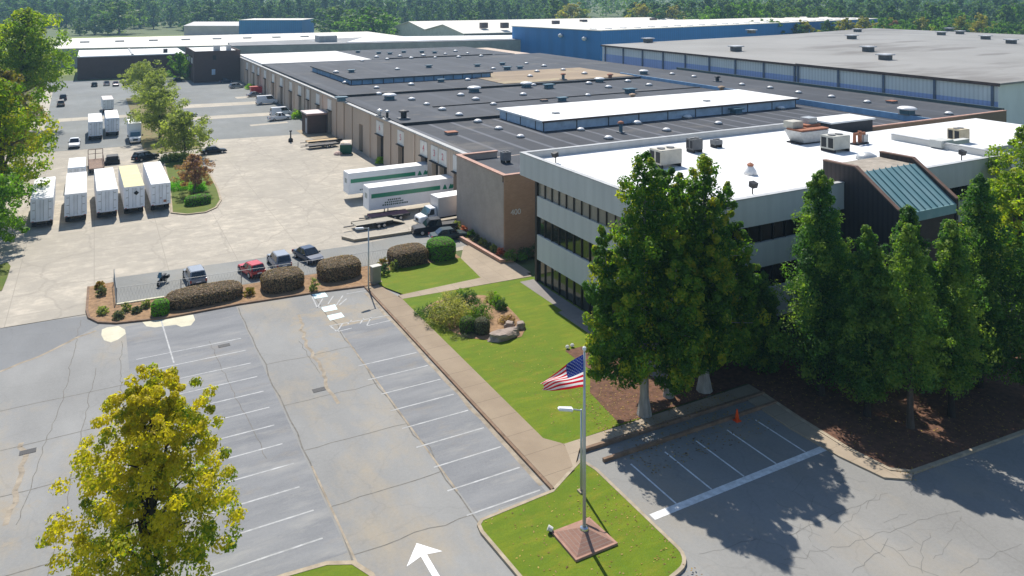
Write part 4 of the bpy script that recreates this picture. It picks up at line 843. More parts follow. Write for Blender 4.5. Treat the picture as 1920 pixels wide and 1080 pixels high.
# ribbed warehouse vents
rv0 = None
for i, (px, py, lab) in enumerate([(1215,79,'slatted roof vent at the left corner of the ribbed warehouse roof'),(1380,95,'slatted roof vent above the first step of the ribbed wall'),(1409,62,'slatted roof vent near the blue warehouse wall'),(1597,73,'slatted roof vent in the middle of the grey roof'),(1608,60,'slatted roof vent at the far edge of the grey roof, left pair'),(1628,96,'slatted roof vent on the dark roof joint'),(1660,112,'largest nearest slatted roof vent on the grey roof'),(1765,66,'bluish roof vent in the cluster at upper right'),(1780,58,'tallest roof vent in the upper right cluster'),(1800,64,'flat roof vent right of the tallest cluster vent'),(1848,74,'slatted roof vent between the cluster and the frame edge'),(1896,82,'wide slatted roof vent at the right edge of the frame')]):
    z = 14.35
    for _ in range(3): x, y, _q = G(px, py, z); z = 14.3+min(max((x-154)/96, 0), 1)*1.1-max(0, (x-250)/102)*1.2
    if rv0 is None:
        rv0 = thing('ridge_vent', lab, 'roof vent', (x, y, z), 0, 'slatted vents on the ribbed warehouse roof'); MB().box(-1.3, 1.3, -1.1, 1.1, -.1, 1.2).build('louvre', M('slatted_dark_vent', (.1, .1, .1), .7, .2, 1), rv0); MB().box(-2.0, 2.0, -1.6, 1.6, 1.2, 1.5).build('hood', M('pale_vent_hood', (.5, .5, .5), .5, .1, 1), rv0, bevel=.1)
    else: dup(rv0, (x, y, z), 0, lab)
# ------------------------------------------------------------------ vehicles
TYRE = M('tyre_rubber', (.02, .02, .02), .9, .2, 2); RIM = M('alloy_rim', (.45, .45, .46), .35, .1, 2, metal=.6); VG_ = glass('car_glass', (.012, .016, .02, 1), 0, .03); LAMP = M('lamp_lens', (.75, .75, .75), .15, .05, 1, spec=.8); TAIL = M('tail_lens', (.35, .02, .02), .2, .1, 1, spec=.8); TRIM = M('black_trim', (.025, .025, .027), .6, .1, 1); CHROME = M('chrome', (.6, .6, .6), .15, .05, 1, metal=.9); BLUEG = glass('sky_tinted_glass', (.10, .18, .2, 1), .5, .08)
def paint(name, c): return M(name, c, .28, .04, .6, spec=.6)
def wheel(mb_t, x, y, r, w):
    pass
def add_wheels(t, spots, r=.34, w=.24, rimm=RIM):
    for x, y in spots:
        o = MB().tube([(x-w/2, y, r), (x-w/2+.03, y, r), (x+w/2-.03, y, r), (x+w/2, y, r)], [r*.9, r, r, r*.9], 14).build('wheel', TYRE, t)
        sx = 1 if x > 0 else -1; MB().tube([(x+sx*w*.5, y, r), (x+sx*(w*.5+.02), y, r)], [r*.62, r*.55], 12).build('rim', rimm, o)
def loft(mb, secs, mi=0):
    """secs: list of (y, [(halfwidth, z) bottom to top])"""
    i = len(mb.v); k = len(secs[0][1])
    for y, pr_ in secs: mb.v += [(-h_, y, z) for h_, z in pr_]+[(h_, y, z) for h_, z in pr_[::-1]]
    n = 2*k
    for s_ in range(len(secs)-1):
        for j in range(n): a, b = i+s_*n+j, i+s_*n+(j+1) % n; mb.f.append((a, a+n, b+n, b)); mb.m.append(mi)
    mb.f.append(tuple(i+j for j in range(n))); mb.m.append(mi); mb.f.append(tuple(i+(len(secs)-1)*n+j for j in range(n))[::-1]); mb.m.append(mi)
def car(name, label, cat, loc, rz, pm, style='suv', L=4.7, W_=1.88, H=1.7, group=None, bed=None, roofm=None):
    """nose towards local +y"""
    t = thing(name, label, cat, loc, rz, group); hw = W_/2; y0, y1 = -L/2, L/2; zb = .3; belt = H*.58 if style != 'sedan' else H*.62; hood = belt*.93
    b = MB(); P_ = lambda h, zl, zt: [(h*.9, zl), (h, zl+.18), (h, zt-.12), (h*.93, zt)]
    if style == 'sedan': secs = [(y0, P_(hw*.86, zb+.12, belt*.85)), (y0+.12, P_(hw*.95, zb, belt*.94)), (y0+.9, P_(hw, zb-.05, belt)), (y1-1.5, P_(hw, zb-.05, belt)), (y1-.35, P_(hw*.95, zb, hood*.9)), (y1, P_(hw*.8, zb+.1, hood*.72))]
    elif style == 'pickup': secs = [(y0, P_(hw*.97, zb+.1, belt)), (y0+.05, P_(hw, zb, belt)), (y1-1.6, P_(hw, zb, belt)), (y1-.3, P_(hw*.98, zb, hood)), (y1, P_(hw*.9, zb+.05, hood*.9))]
    elif style == 'van': secs = [(y0, P_(hw*.97, zb, belt)), (y0+.05, P_(hw, zb, belt)), (y1-1.1, P_(hw, zb, belt)), (y1-.2, P_(hw*.95, zb, hood*.85)), (y1, P_(hw*.85, zb+.1, hood*.7))]
    else: secs = [(y0, P_(hw*.93, zb+.1, belt*.97)), (y0+.1, P_(hw*.98, zb, belt)), (y0+.8, P_(hw, zb-.03, belt)), (y1-1.4, P_(hw, zb-.03, belt)), (y1-.3, P_(hw*.96, zb, hood)), (y1, P_(hw*.84, zb+.08, hood*.8))]
    loft(b, secs); b.build('body', pm, t, bevel=.05, smooth=False)
    # cabin: bottom y range, top y range
    ca = {'suv': (y0+.08, y1-1.35, y0+.42, y1-2.05), 'sedan': (y0+.75, y1-1.25, y0+1.45, y1-2.05), 'pickup': (y0+L*.36, y1-1.5, y0+L*.38+.05, y1-2.15), 'van': (y0+.03, y1-.75, y0+.15, y1-1.45)}[style]
    a0, a1, c0, c1 = ca; wb, wt = hw*.93, hw*.76
    cb_ = MB().hexa([(-wb, a0, belt-.02), (wb, a0, belt-.02), (wb, a1, belt-.02), (-wb, a1, belt-.02), (-wt, c0, H), (wt, c0, H), (wt, c1, H), (-wt, c1, H)]); cb_.build('cabin', pm, t, bevel=.06)
    def pane(nm, A, B, C_, D, ins=.1, out=.015, m=VG_):
        A, B, C_, D = map(Vector, (A, B, C_, D)); n_ = (B-A).cross(D-A).normalized(); c = (A+B+C_+D)/4
        q = [c+(p-c)*(1-ins)+n_*out for p in (A, B, C_, D)]; q2 = [p-n_*.012 for p in q]; MB().hexa([*q2, *q]).build(nm, m, t)
    pane('rear_window', (-wb, a0, belt), (wb, a0, belt), (wt, c0, H), (-wt, c0, H), .16); pane('windscreen', (wb, a1, belt), (-wb, a1, belt), (-wt, c1, H), (wt, c1, H), .1, m=VG_)
    for s_ in (1, -1):
        f0, f1 = ((.0, .5), (.52, 1.0)) if style != 'pickup' else ((0, .5), (.52, 1))
        for g0, g1 in (f0, f1):
            yb0, yb1 = a0+(a1-a0)*g0+.08, a0+(a1-a0)*g1-.05; yt0, yt1 = c0+(c1-c0)*g0+.08, c0+(c1-c0)*g1-.05
            q = [(s_*wb, yb0, belt+.02), (s_*wb, yb1, belt+.02), (s_*wt, yt1, H-.02), (s_*wt, yt0, H-.02)]
            if style == 'van' and g0 == 0: continue
            pane('side_window', *(q if s_ > 0 else [q[1], q[0], q[3], q[2]]), .12)
        MB().box(s_*hw+(-.02 if s_ > 0 else -.16), s_*hw+(.16 if s_ > 0 else .02), a1-.35, a1-.18, belt-.02, belt+.16).build('mirror', TRIM, t, bevel=.03)
        MB().box(s_*hw*.62-.17, s_*hw*.62+.17, y1-.12, y1-.02, hood*.62, hood*.78).build('headlight', LAMP, t, bevel=.02)
        tw_ = .09 if style in ('suv', 'van') else .16
        MB().box(s_*hw*.84-tw_, s_*hw*.84+tw_, y0-.03, y0+.1, belt*.62, belt*.93).build('tail_light', TAIL, t, bevel=.02)
    MB().box(-hw*.9, hw*.9, y0-.1, y0+.12, zb, zb+.28).build('rear_bumper', TRIM if style in ('suv', 'van') else CHROME, t, bevel=.05); MB().box(-hw*.85, hw*.85, y1-.12, y1+.07, zb, zb+.25).build('front_bumper', TRIM, t, bevel=.05)
    MB().box(-.26, .26, y0-.12, y0-.1, zb+.32, zb+.45).build('number_plate', LAMP, t)
    if style == 'pickup':
        yb = y0+L*.36; MB().box(-hw*.84, hw*.84, y0+.1, yb-.08, belt-.01, belt+.012).build('bed_floor', TRIM, t)
        MB().box(-hw*.96, -hw*.86, y0+.02, yb-.04, belt, belt+.1).box(hw*.86, hw*.96, y0+.02, yb-.04, belt, belt+.1).build('bed_rail', pm, t)
    wr = .36 if style in ('suv', 'pickup', 'van') else .32
    add_wheels(t, [(s_*(hw-.1), y) for s_ in (1, -1) for y in (y0+L*.19, y1-L*.18)], wr, .24); return t
SILVER = paint('silver_paint', (.26, .28, .31)); WHITEP = paint('white_vehicle_paint', (.8, .8, .81)); BLACKP = M('black_paint', (.008, .010, .014), .4, .04, .6, spec=.3); REDP = paint('red_paint', (.5, .02, .025)); BLUEP_ = paint('dark_blue_paint', (.018, .035, .075)); TANP = paint('tan_paint', (.36, .26, .17)); TEALP = M('dark_teal_paint', (.018, .04, .046), .35, .04, .6, spec=.4); GREYP = paint('grey_paint', (.16, .17, .19))
GC = 'cars parked behind the clipped hedges'
car('parked_car', 'silver grey hatchback suv at the left of the hedge row', 'car', (9.7, 91.6, .0), R(4), SILVER, 'suv', 4.6, 1.86, 1.7, GC)
car('parked_car', 'small bright red car between the two silver cars', 'car', (15.6, 91.0, 0), R(14), REDP, 'suv', 4.1, 1.75, 1.5, GC)
car('parked_car', 'silver suv behind the middle brown hedge', 'car', (18.9, 92.3, 0), R(4), SILVER, 'suv', 4.6, 1.86, 1.72, GC)
car('parked_car', 'dark blue sedan nose on to the hedge beside the silver suv', 'car', (22.4, 92.7, 0), R(194), BLUEP_, 'sedan', 4.8, 1.85, 1.46, GC)
car('pickup_truck', 'dark blue black pickup with a covered bed near the brick block', 'pickup', (39.7, 95.4, 0), R(82), BLACKP, 'pickup', 5.9, 2.0, 1.9)
car('parked_car', 'grey teal sedan between the dark pickup and the green hedge', 'car', (40.2, 91.9, 0), R(-98), TEALP, 'sedan', 4.9, 1.85, 1.46)
car('parked_car', 'black sedan alone beside the tree island in the yard', 'car', (20.8, 163.6, 0), R(-88), BLACKP, 'sedan', 4.8, 1.85, 1.46)
car('parked_car', 'black suv behind the right hand white trailer of the row', 'car', G(273, 300), R(-60), BLACKP, 'suv', 4.7, 1.9, 1.75)
car('pickup_truck', 'white pickup facing forward alone on the yard', 'pickup', (-3.6, 184.3, 0), R(180), WHITEP, 'pickup', 5.6, 2.0, 1.85)
car('parked_car', 'tan suv parked under the left trees, nearer of the two', 'car', (-8.3, 253.5, 0), R(2), TANP, 'suv', 4.8, 1.9, 1.8)
car('parked_car', 'black suv parked in front of the tan suv under the left trees', 'car', (-8.2, 268, 0), R(2), BLACKP, 'suv', 4.8, 1.9, 1.8)
for px, py, p, st, rz, lab in ((177, 162, TEALP, 'suv', 0, 'dark green suv, leftmost in front of the brown building'), (200, 160, BLUEP_, 'sedan', 0, 'dark blue sedan, second in front of the brown building'), (217, 161, paint('plum_paint', (.1, .03, .06)), 'sedan', 180, 'plum coloured sedan, third in front of the brown building'), (236, 160, BLACKP, 'suv', 0, 'black suv beside the light green trees before the brown building')):
    car('parked_car', lab, 'car', G(px, py), R(rz), p, st, 4.7, 1.85, 1.55, 'cars parked before the brown brick building')
car('parked_car', 'black sedan beside the tree at the brick tower', 'car', G(333, 153), R(-70), BLACKP, 'sedan', 4.8, 1.85, 1.5)
car('parked_car', 'silver suv in front of the dark brick tower', 'car', G(444, 165), R(-75), SILVER, 'suv', 4.8, 1.9, 1.75); car('parked_car', 'dark blue sedan close to the dark brick tower wall', 'car', G(424, 155), R(-80), BLUEP_, 'sedan', 4.7, 1.85, 1.5)
car('van', 'white panel van parked nose to the factory wall', 'van', G(500, 195), R(-88), WHITEP, 'van', 5.8, 2.05, 2.5); car('van', 'silver white van behind the pickup by the lime shrub', 'van', G(527, 217), R(-85), WHITEP, 'van', 5.4, 2.0, 2.3); car('pickup_truck', 'white pickup with dark windows nearest the lime shrub', 'pickup', G(524, 225), R(-80), WHITEP, 'pickup', 5.6, 2.0, 1.9)
car('parked_car', 'dark grey sedan left of the white panel van', 'car', G(478, 181), R(-80), GREYP, 'sedan', 4.7, 1.85, 1.5); car('parked_car', 'pale silver sedan half hidden behind the light green trees', 'car', G(351, 219), R(-85), SILVER, 'sedan', 4.7, 1.85, 1.5)
for px, py, lab, p in ((437, 62, 'dark suv by the pink office shed', BLACKP), (310, 64, 'grey suv on the meadow by the red trailer', GREYP)): pass
# trailers
TW = M('trailer_white', (.8, .81, .83), .55, .1, .9, sc=(1, 1, .3)); TRO = M('trailer_roof_white', (.74, .73, .71), .6, .08, .4); TRG = M('trailer_roof_greyed', (.58, .56, .54), .6, .14, .6); TRY = M('trailer_roof_cream', (.60, .52, .25), .6, .08, .5); DOORW = M('trailer_door', (.78, .8, .83), .5, .12, 1.1, sc=(1, 1, .4))
TEALM = paint('trailer_green', (.005, .22, .12))
def trailer(name, label, loc, rz, L=14.5, W_=2.6, top=4.1, roofm=TRO, wall=TW, group=None, mark=None, stripe=False, legs=True, cat='trailer'):
    """rear doors towards local -y, y from 0 to L"""
    t = thing(name, label, cat, loc, rz, group); hw = W_/2; zb = 1.05
    MB().box(-hw, hw, .06, L, zb, top-.06).build('box_body', wall, t, bevel=.03)
    MB().box(-hw+.02, hw-.02, .02, L-.03, top-.06, top).build('roof', roofm, t)
    d = MB().box(-hw+.1, -.02, 0, .055, zb+.1, top-.2).box(.02, hw-.1, 0, .055, zb+.1, top-.2).build('rear_door', DOORW, t)
    lb = MB()
    for x in (-.75, -.2, .2, .75): lb.tube([(x, -.03, zb+.12), (x, -.03, top-.22)], .025, 6)
    for x in (-.95, .95):
        for z in (zb+.4, (zb+top)/2, top-.5): lb.box(x-.15, x+.15, -.02, .0, z-.05, z+.05)
    lb.build('lock_rod', GALV, d)
    fr = MB().box(-hw, hw, -.01, .07, top-.2, top-.01).box(-hw, hw, -.01, .07, zb-.02, zb+.1).box(-hw-.01, -hw+.1, -.01, .07, zb+.1, top-.2).box(hw-.1, hw+.01, -.01, .07, zb+.1, top-.2); fr.build('rear_frame', wall, t)
    for s_ in (-1, 1): MB().box(s_*hw*.82-.14, s_*hw*.82+.14, -.03, -.01, zb, zb+.08).build('tail_light', TAIL, t)
    MB().box(-hw*.9, hw*.9, .05, .17, .45, .58).box(-.7, -.6, .1, .2, .58, zb).box(.6, .7, .1, .2, .58, zb).build('bumper', TRIM, t)
    MB().box(-.5, .5, .3, L*.9, zb-.16, zb).box(-1.15, 1.15, 1.0, 3.6, .75, zb-.16).build('chassis', TRIM, t)
    for y in (1.6, 2.9):
        for s_ in (-1, 1): add_wheels(t, [(s_*(hw-.35), y)], .5, .55, GALV)
    if legs:
        for s_ in (-1, 1): MB().tube([(s_*.75, L-3, 0), (s_*.75, L-3, zb)], .07, 6).box(s_*.75-.2, s_*.75+.2, L-3.2, L-2.8, 0, .06).build('landing_leg', TRIM, t)
    if mark == 'diamond':
        MB().prism([(0, -.34), (.34, 0), (0, .34), (-.34, 0)], 0, .02).build('dark_diamond', BLACKP, t); o = t.children[-1]
        o = [c for c in t.children if c.name.startswith('dark_diamond')][-1]; o.rotation_euler = (R(90), 0, 0); o.location = (.25, -.035, top-.95)
    if mark == 'patch': MB().box(.35, .75, -.04, -.03, zb+.3, zb+.65).box(-.1, .1, -.04, -.03, zb+.9, zb+1.0).build('rust_patch', RUST, t)
    return t
GT_ = 'row of white trailers parked side by side'
trailer('parked_trailer', 'dingy white trailer half under the left trees with a torn roof', (-6.2, 121.8, 0), R(1), 13.8, 2.62, 4.1, TRO, TW, GT_)
trailer('parked_trailer', 'greyish roofed trailer second from the left in the row', (-2.25, 122.6, 0), R(.5), 14.6, 2.7, 4.1, TRG, TW, GT_)
trailer('parked_trailer', 'clean white trailer in the middle of the row', (1.62, 122.8, 0), R(1.2), 15.6, 2.65, 4.1, TRO, TW, GT_)
trailer('parked_trailer', 'cream roofed trailer with a dark diamond on its doors', (5.05, 123.2, 0), R(1.2), 15.6, 2.65, 4.1, TRY, TW, GT_, 'diamond')
trailer('parked_trailer', 'white trailer at the right end of the row beside the island', (8.5, 123.3, 0), R(.8), 16.4, 2.6, 4.1, TRO, TW, GT_, 'patch')
G2 = 'trailers of the second row'
BLUD = M('bluish_trailer_wall', (.6, .68, .78), .55, .08, .5)
trailer('parked_trailer', 'bluish white trailer of the second row with dark underside, left one', (*G(179, 264)[:2], 0), R(.5), 13.5, 2.7, 4.1, TRO, BLUD, G2)
trailer('parked_trailer', 'white trailer of the second row next to the bluish one', (*G(211, 256)[:2], 0), R(.5), 13.5, 2.7, 4.1, TRO, BLUD, G2)
trailer('parked_trailer', 'short white trailer with a rusty roof patch behind the second row', (*G(203, 212)[:2], 0), R(2), 9.0, 2.6, 3.6, M('rust_patched_roof', (.6, .55, .52), .7, .3, .5, col2=(.4, .2, .14, 1), blend=(.5, .8)), TW, G2)
def green_trailer(label, loc, rz, L):
    t = trailer('dock_trailer', label, loc, rz, L, 2.6, 4.25, TRO, M('trailer_pale_side', (.8, .81, .83), .5, .06, .5), 'green striped trailers backed to the docks')
    ch = {c.name.split('.')[0]: c for c in t.children}
    for s_ in (1, -1):
        x0, x1 = (1.302, 1.312) if s_ > 0 else (-1.312, -1.302)
        MB().box(x0, x1, L*.20, L-.35, 2.75, 3.35).build('green_stripe', TEALM, t)
        g_ = MB(); yy = L*.145
        for k in range(2): # pointed tree-like emblem
            yc = yy-k*.95; g_.hexa([(x0, yc-.38, 2.72), (x1, yc-.38, 2.72), (x1, yc+.38, 2.72), (x0, yc+.38, 2.72), (x0, yc-.08, 3.4), (x1, yc-.08, 3.4), (x1, yc+.08, 3.4), (x0, yc+.08, 3.4)])
        g_.box(x0, x1, L*.02, L*.06, 2.85, 3.3); g_.build('emblem', TEALM, t)
        tx = MB()
        for r_, (w0, w1) in enumerate(((-.9, .9), (-1.3, 1.3), (-2.0, 1.9))):
            q = L*.72+w0
            while q < L*.72+w1: l_ = rng.uniform(.12, .26); tx.box(x0, x1, q, q+l_, 2.15-r_*.33, 2.36-r_*.33); q += l_+.09
        tx.build('lettering', M('dark_green_lettering', (.05, .1, .08), .6, .1, 1), t)
    MB().box(-.5, .5, L+.001, L+.012, 2.6, 3.3).build('front_emblem', M('faded_grey_green', (.35, .38, .36), .6, .1, 1), t); return t
green_trailer('green striped white trailer in front, nearer the box truck', (47.6, 107.1, 0), R(90.5), 13.6); green_trailer('green striped white trailer behind, farther from the box truck', (47.6, 117.2, 0), R(90.8), 13.6)
def box_truck(label, loc, rz, Lb=6.0, top=3.6, wall=TW, H=2.35):
    """nose towards +y, box behind the cab; origin at the nose"""
    t = thing('box_truck', label, 'truck', loc, rz); hw = 1.2
    MB().box(-1.25, 1.25, -2.9-Lb, -2.6, 1.0, top-.05).build('cargo_box', wall, t, bevel=.04); MB().box(-1.24, 1.24, -2.88-Lb, -2.62, top-.05, top).build('box_roof', TRO, t)
    b = MB(); loft(b, [(-2.5, [(hw*.9, .5), (hw*.95, .8), (hw*.95, 1.35), (hw*.92, 1.45)]), (-1.1, [(hw*.9, .5), (hw*.95, .8), (hw*.95, 1.35), (hw*.9, 1.45)]), (-.15, [(hw*.8, .5), (hw*.82, .75), (hw*.8, 1.15), (hw*.74, 1.32)]), (0, [(hw*.72, .6), (hw*.74, .75), (hw*.72, 1.05), (hw*.66, 1.2)])]); b.build('hood', WHITEP, t, bevel=.05)
    MB().hexa([(-1.08, -2.5, 1.4), (1.08, -2.5, 1.4), (1.08, -1.0, 1.4), (-1.08, -1.0, 1.4), (-.95, -2.45, H), (.95, -2.45, H), (.95, -1.6, H), (-.95, -1.6, H)]).build('cab', WHITEP, t, bevel=.06)
    q = [Vector(p) for p in ((1.0, -1.02, 1.46), (-1.0, -1.02, 1.46), (-.9, -1.56, H-.08), (.9, -1.56, H-.08))]; n_ = (q[1]-q[0]).cross(q[3]-q[0]).normalized(); MB().hexa([*[p+n_*.01 for p in q], *[p+n_*.03 for p in q]]).build('windscreen', BLUEG, t)
    for s_ in (1, -1):
        MB().hexa([(s_*1.075, -2.1, 1.5), (s_*1.1, -2.1, 1.5), (s_*1.1, -1.25, 1.5), (s_*1.075, -1.25, 1.5), (s_*.99, -2.1, H-.15), (s_*1.0, -2.1, H-.15), (s_*1.0, -1.65, H-.15), (s_*.99, -1.65, H-.15)]).build('side_window', VG_, t)
        MB().box(s_*.6-.14, s_*.6+.14, -.02, .03, .8, .98).build('headlight', LAMP, t); MB().tube([(s_*1.05, -1.1, 1.5), (s_*1.4, -1.0, 1.6)], .03, 5).box(s_*1.42-.09, s_*1.42+.09, -1.04, -.98, 1.4, 1.85).build('mirror', TRIM, t)
    MB().box(-.45, .45, 0, .03, .72, 1.08).build('grille', TRIM, t); MB().box(-1.0, 1.0, -.05, .12, .42, .62).build('front_bumper', CHROME, t, bevel=.03); MB().box(-.45, .45, -2.8-Lb, -.3, .55, .95).build('chassis', TRIM, t)
    add_wheels(t, [(s_*.95, y) for s_ in (1, -1) for y in (-.75, -2.9-Lb*.7)], .45, .3); return t
box_truck('white box truck parked along the brick block, cab to the left', (38.7, 99.2, 0), R(94), 6.8, 3.7, M('beige_truck_box', (.72, .65, .6), .6, .06, .4))
box_truck('white box truck facing forward at the end of the second trailer row', (*G(254, 270)[:2], 0), R(180), 6.6, 4.0)
def lowbed(label, loc, rz, L=6.0, deck=None, dm=None, ramps=False):
    t = thing('flatbed_trailer', label, 'trailer', loc, rz); MB().box(-1.05, 1.05, 0, L, .62, .74).build('deck', dm or M('weathered_deck', (.34, .31, .25), .9, .25, 1.5, sc=(4, .3, 1)), t)
    MB().box(-1.1, -1.02, 0, L, .45, .8).box(1.02, 1.1, 0, L, .45, .8).box(-.1, .1, -1.4, 0, .5, .6).build('frame', TRIM, t)
    for s_ in (-1, 1): MB().box(s_*1.22-.14, s_*1.22+.14, L*.52, L*.8, .72, .78).build('mudguard', TRIM, t)
    add_wheels(t, [(s_*1.22, y) for s_ in (1, -1) for y in (L*.59, L*.74)], .33, .22)
    if ramps: MB().hexa([(-1, L, .6), (1, L, .6), (1, L+1.8, .05), (-1, L+1.8, .05), (-1, L, .7), (1, L, .7), (1, L+1.8, .12), (-1, L+1.8, .12)]).build('ramp', M('weathered_deck', (.34, .31, .25)), t)
    return t
lowbed('low grey flatbed trailer with ramps in front of the green striped trailers', (30.6, 101.6, 0), R(-87), 5.2, ramps=True)
lowbed('tan decked flatbed trailer by the brick shed', (39.2, 163.5, 0), R(-88), 7.2, dm=M('tan_timber_deck', (.45, .33, .19), .9, .2, 1.5, sc=(4, .3, 1)))
lowbed('empty dark frame trailer below the tan flatbed', (38.2, 159.0, 0), R(-84), 6.4, dm=M('dark_mesh_deck', (.14, .13, .12), .9, .3, 3))
lowbed('red and grey car hauler bed beside the white box truck', (33.6, 104.3, 0), R(-93), 5.6, dm=M('reddish_deck', (.25, .12, .13), .8, .3, 2))
rk = thing('rack_trailer', 'rusty stake rack trailer behind the middle white trailers', 'trailer', (*G(181, 318, .8)[:2], 0), R(1)); MB().box(-1.2, 1.2, 0, 9, .9, 1.05).build('deck', M('rusty_deck', (.22, .15, .11), .9, .3, 2), rk)
fr = MB()
for x in (-1.2, 0, 1.2): fr.tube([(x, 9, 1.05), (x, 9, 2.8)], .06, 5)
for y in (.1, 3, 6): fr.tube([(-1.2, y, 1.05), (-1.2, y, 2.0)], .05, 5).tube([(1.2, y, 1.05), (1.2, y, 2.0)], .05, 5)
fr.tube([(-1.2, 9, 2.8), (1.2, 9, 2.8)], .06, 5).tube([(-1.2, 0, 2.0), (-1.2, 9, 2.0)], .05, 5).tube([(1.2, 0, 2.0), (1.2, 9, 2.0)], .05, 5).tube([(-1.2, 9, 2), (1.2, 9, 2)], .05, 5); fr.build('stake_frame', M('maroon_frame', (.09, .045, .04), .8, .2, 2), rk); add_wheels(rk, [(s_*1.0, y) for s_ in (1, -1) for y in (1.2, 2.3)], .45, .3)
trailer('parked_trailer', 'short grey white box trailer tucked behind the greyish roofed one', (-2.5, 143.2, 0), R(0), 8.5, 2.5, 3.7, TRO, BLUD)
dk = thing('equipment_skid', 'low black steel skid behind the cream roofed trailer', 'skid', G(211, 309)); MB().box(-1.2, 1.2, 0, 3, .15, .9).build('frame', VBLK, dk, bevel=.05); MB().box(-1.0, 1.0, .3, 2.7, .9, 1.5).build('engine_cover', TRIM, dk, bevel=.08); [MB().box(xa, xa+.4, -.2, 3.2, 0, .15).build('runner', VBLK, dk) for xa in (-1.3, .9)]
rt_ = thing('red_container', 'open topped red skip by the far factory docks', 'skip', (*G(486, 175)[:2], 0), R(-88)); MB().hexa([(-1.1, -2.5, .2), (1.1, -2.5, .2), (1.1, 2.5, .2), (-1.1, 2.5, .2), (-1.2, -2.9, 2.2), (1.2, -2.9, 2.2), (1.2, 2.9, 2.2), (-1.2, 2.9, 2.2)]).build('body', REDP, rt_, bevel=.05)
rb = MB()
for y in (-2, -1, 0, 1, 2): rb.box(-1.26, -1.18, y-.06, y+.06, .4, 2.2)
rb.build('rib', REDP, rt_); MB().box(-1.25, 1.25, -2.95, 2.95, 2.2, 2.32).build('rim', M('worn_red', (.4, .06, .05), .7, .2, 2), rt_)
gd = thing('dumpster', 'dark green front loading dumpster with cardboard on top', 'dumpster', G(649, 288), R(-20)); MB().hexa([(-1.1, -.8, .15), (1.1, -.8, .15), (1.1, .8, .15), (-1.1, .8, .15), (-1.15, -1.1, 1.9), (1.15, -1.1, 1.9), (1.15, .9, 2.2), (-1.15, .9, 2.2)]).build('bin', M('dark_green_paint', (.01, .085, .05), .5, .2, 1), gd, bevel=.04)
MB().hexa([(-1.15, -1.1, 1.92), (1.15, -1.1, 1.92), (1.15, .9, 2.22), (-1.15, .9, 2.22), (-.9, -.9, 2.25), (.8, -1.0, 2.2), (1.0, .7, 2.6), (-.7, .8, 2.55)]).build('cardboard_pile', M('cardboard_and_bags', (.55, .42, .27), .9, .3, 2, col2=(.75, .72, .68, 1)), gd); MB().box(-1.2, -1.12, -.7, .5, 1.0, 1.2).box(1.12, 1.2, -.7, .5, 1.0, 1.2).build('fork_pocket', TRIM, gd)
lo = thing('tarpaulin_load', 'crumpled pale debris pile beside the green dumpster', 'debris pile', G(634, 290), 0); MB().lathe([(.9, 0), (.8, .35), (.5, .6), (.1, .7)], 0, 0, 9).build('heap', M('pale_debris', (.5, .36, .3), .9, .3, 3), lo)
bp = thing('hydrant_post', 'black post on a heavy base at the edge of the yard concrete', 'post', G(545, 266)); MB().lathe([(.5, 0), (.5, .5), (.38, .75), (.2, .85)], 0, 0, 12).build('base', VBLK, bp); MB().tube([(0, 0, .8), (0, 0, 2.2)], [.16, .12], 8).build('post', VBLK, bp); MB().box(-.25, .25, -.18, .18, 2.2, 2.45).build('cap', TRIM, bp)
mc = thing('motorcycle', 'black touring motorcycle standing alone left of the silver suv', 'motorcycle', (6.5, 92.4, 0), R(150))
for y in (-.75, .75): o = MB().tube([(-.07, y, .33), (.07, y, .33)], [.33, .33], 14).build('wheel', TYRE, mc); MB().tube([(-.08, y, .33), (.08, y, .33)], [.2, .2], 10).build('rim', RIM, o)
MB().hexa([(-.2, -.5, .35), (.2, -.5, .35), (.2, .45, .35), (-.2, .45, .35), (-.14, -.6, .8), (.14, -.6, .8), (.14, .4, .95), (-.14, .4, .95)]).build('frame', BLACKP, mc, bevel=.05); MB().box(-.18, .18, -.75, .0, .8, .95).build('seat', TRIM, mc, bevel=.05); MB().tube([(0, .75, .33), (0, .5, 1.05)], .05, 6).tube([(-.42, .35, 1.1), (0, .5, 1.05), (.42, .35, 1.1)], .025, 5).build('handlebar', CHROME, mc); MB().hexa([(-.2, .5, .95), (.2, .5, .95), (.2, .7, .9), (-.2, .7, .9), (-.16, .4, 1.4), (.16, .4, 1.4), (.16, .45, 1.4), (-.16, .45, 1.4)]).build('windshield', BLUEG, mc); MB().box(-.45, -.2, -.9, -.4, .45, .8).box(.2, .45, -.9, -.4, .45, .8).build('pannier', BLACKP, mc, bevel=.05)
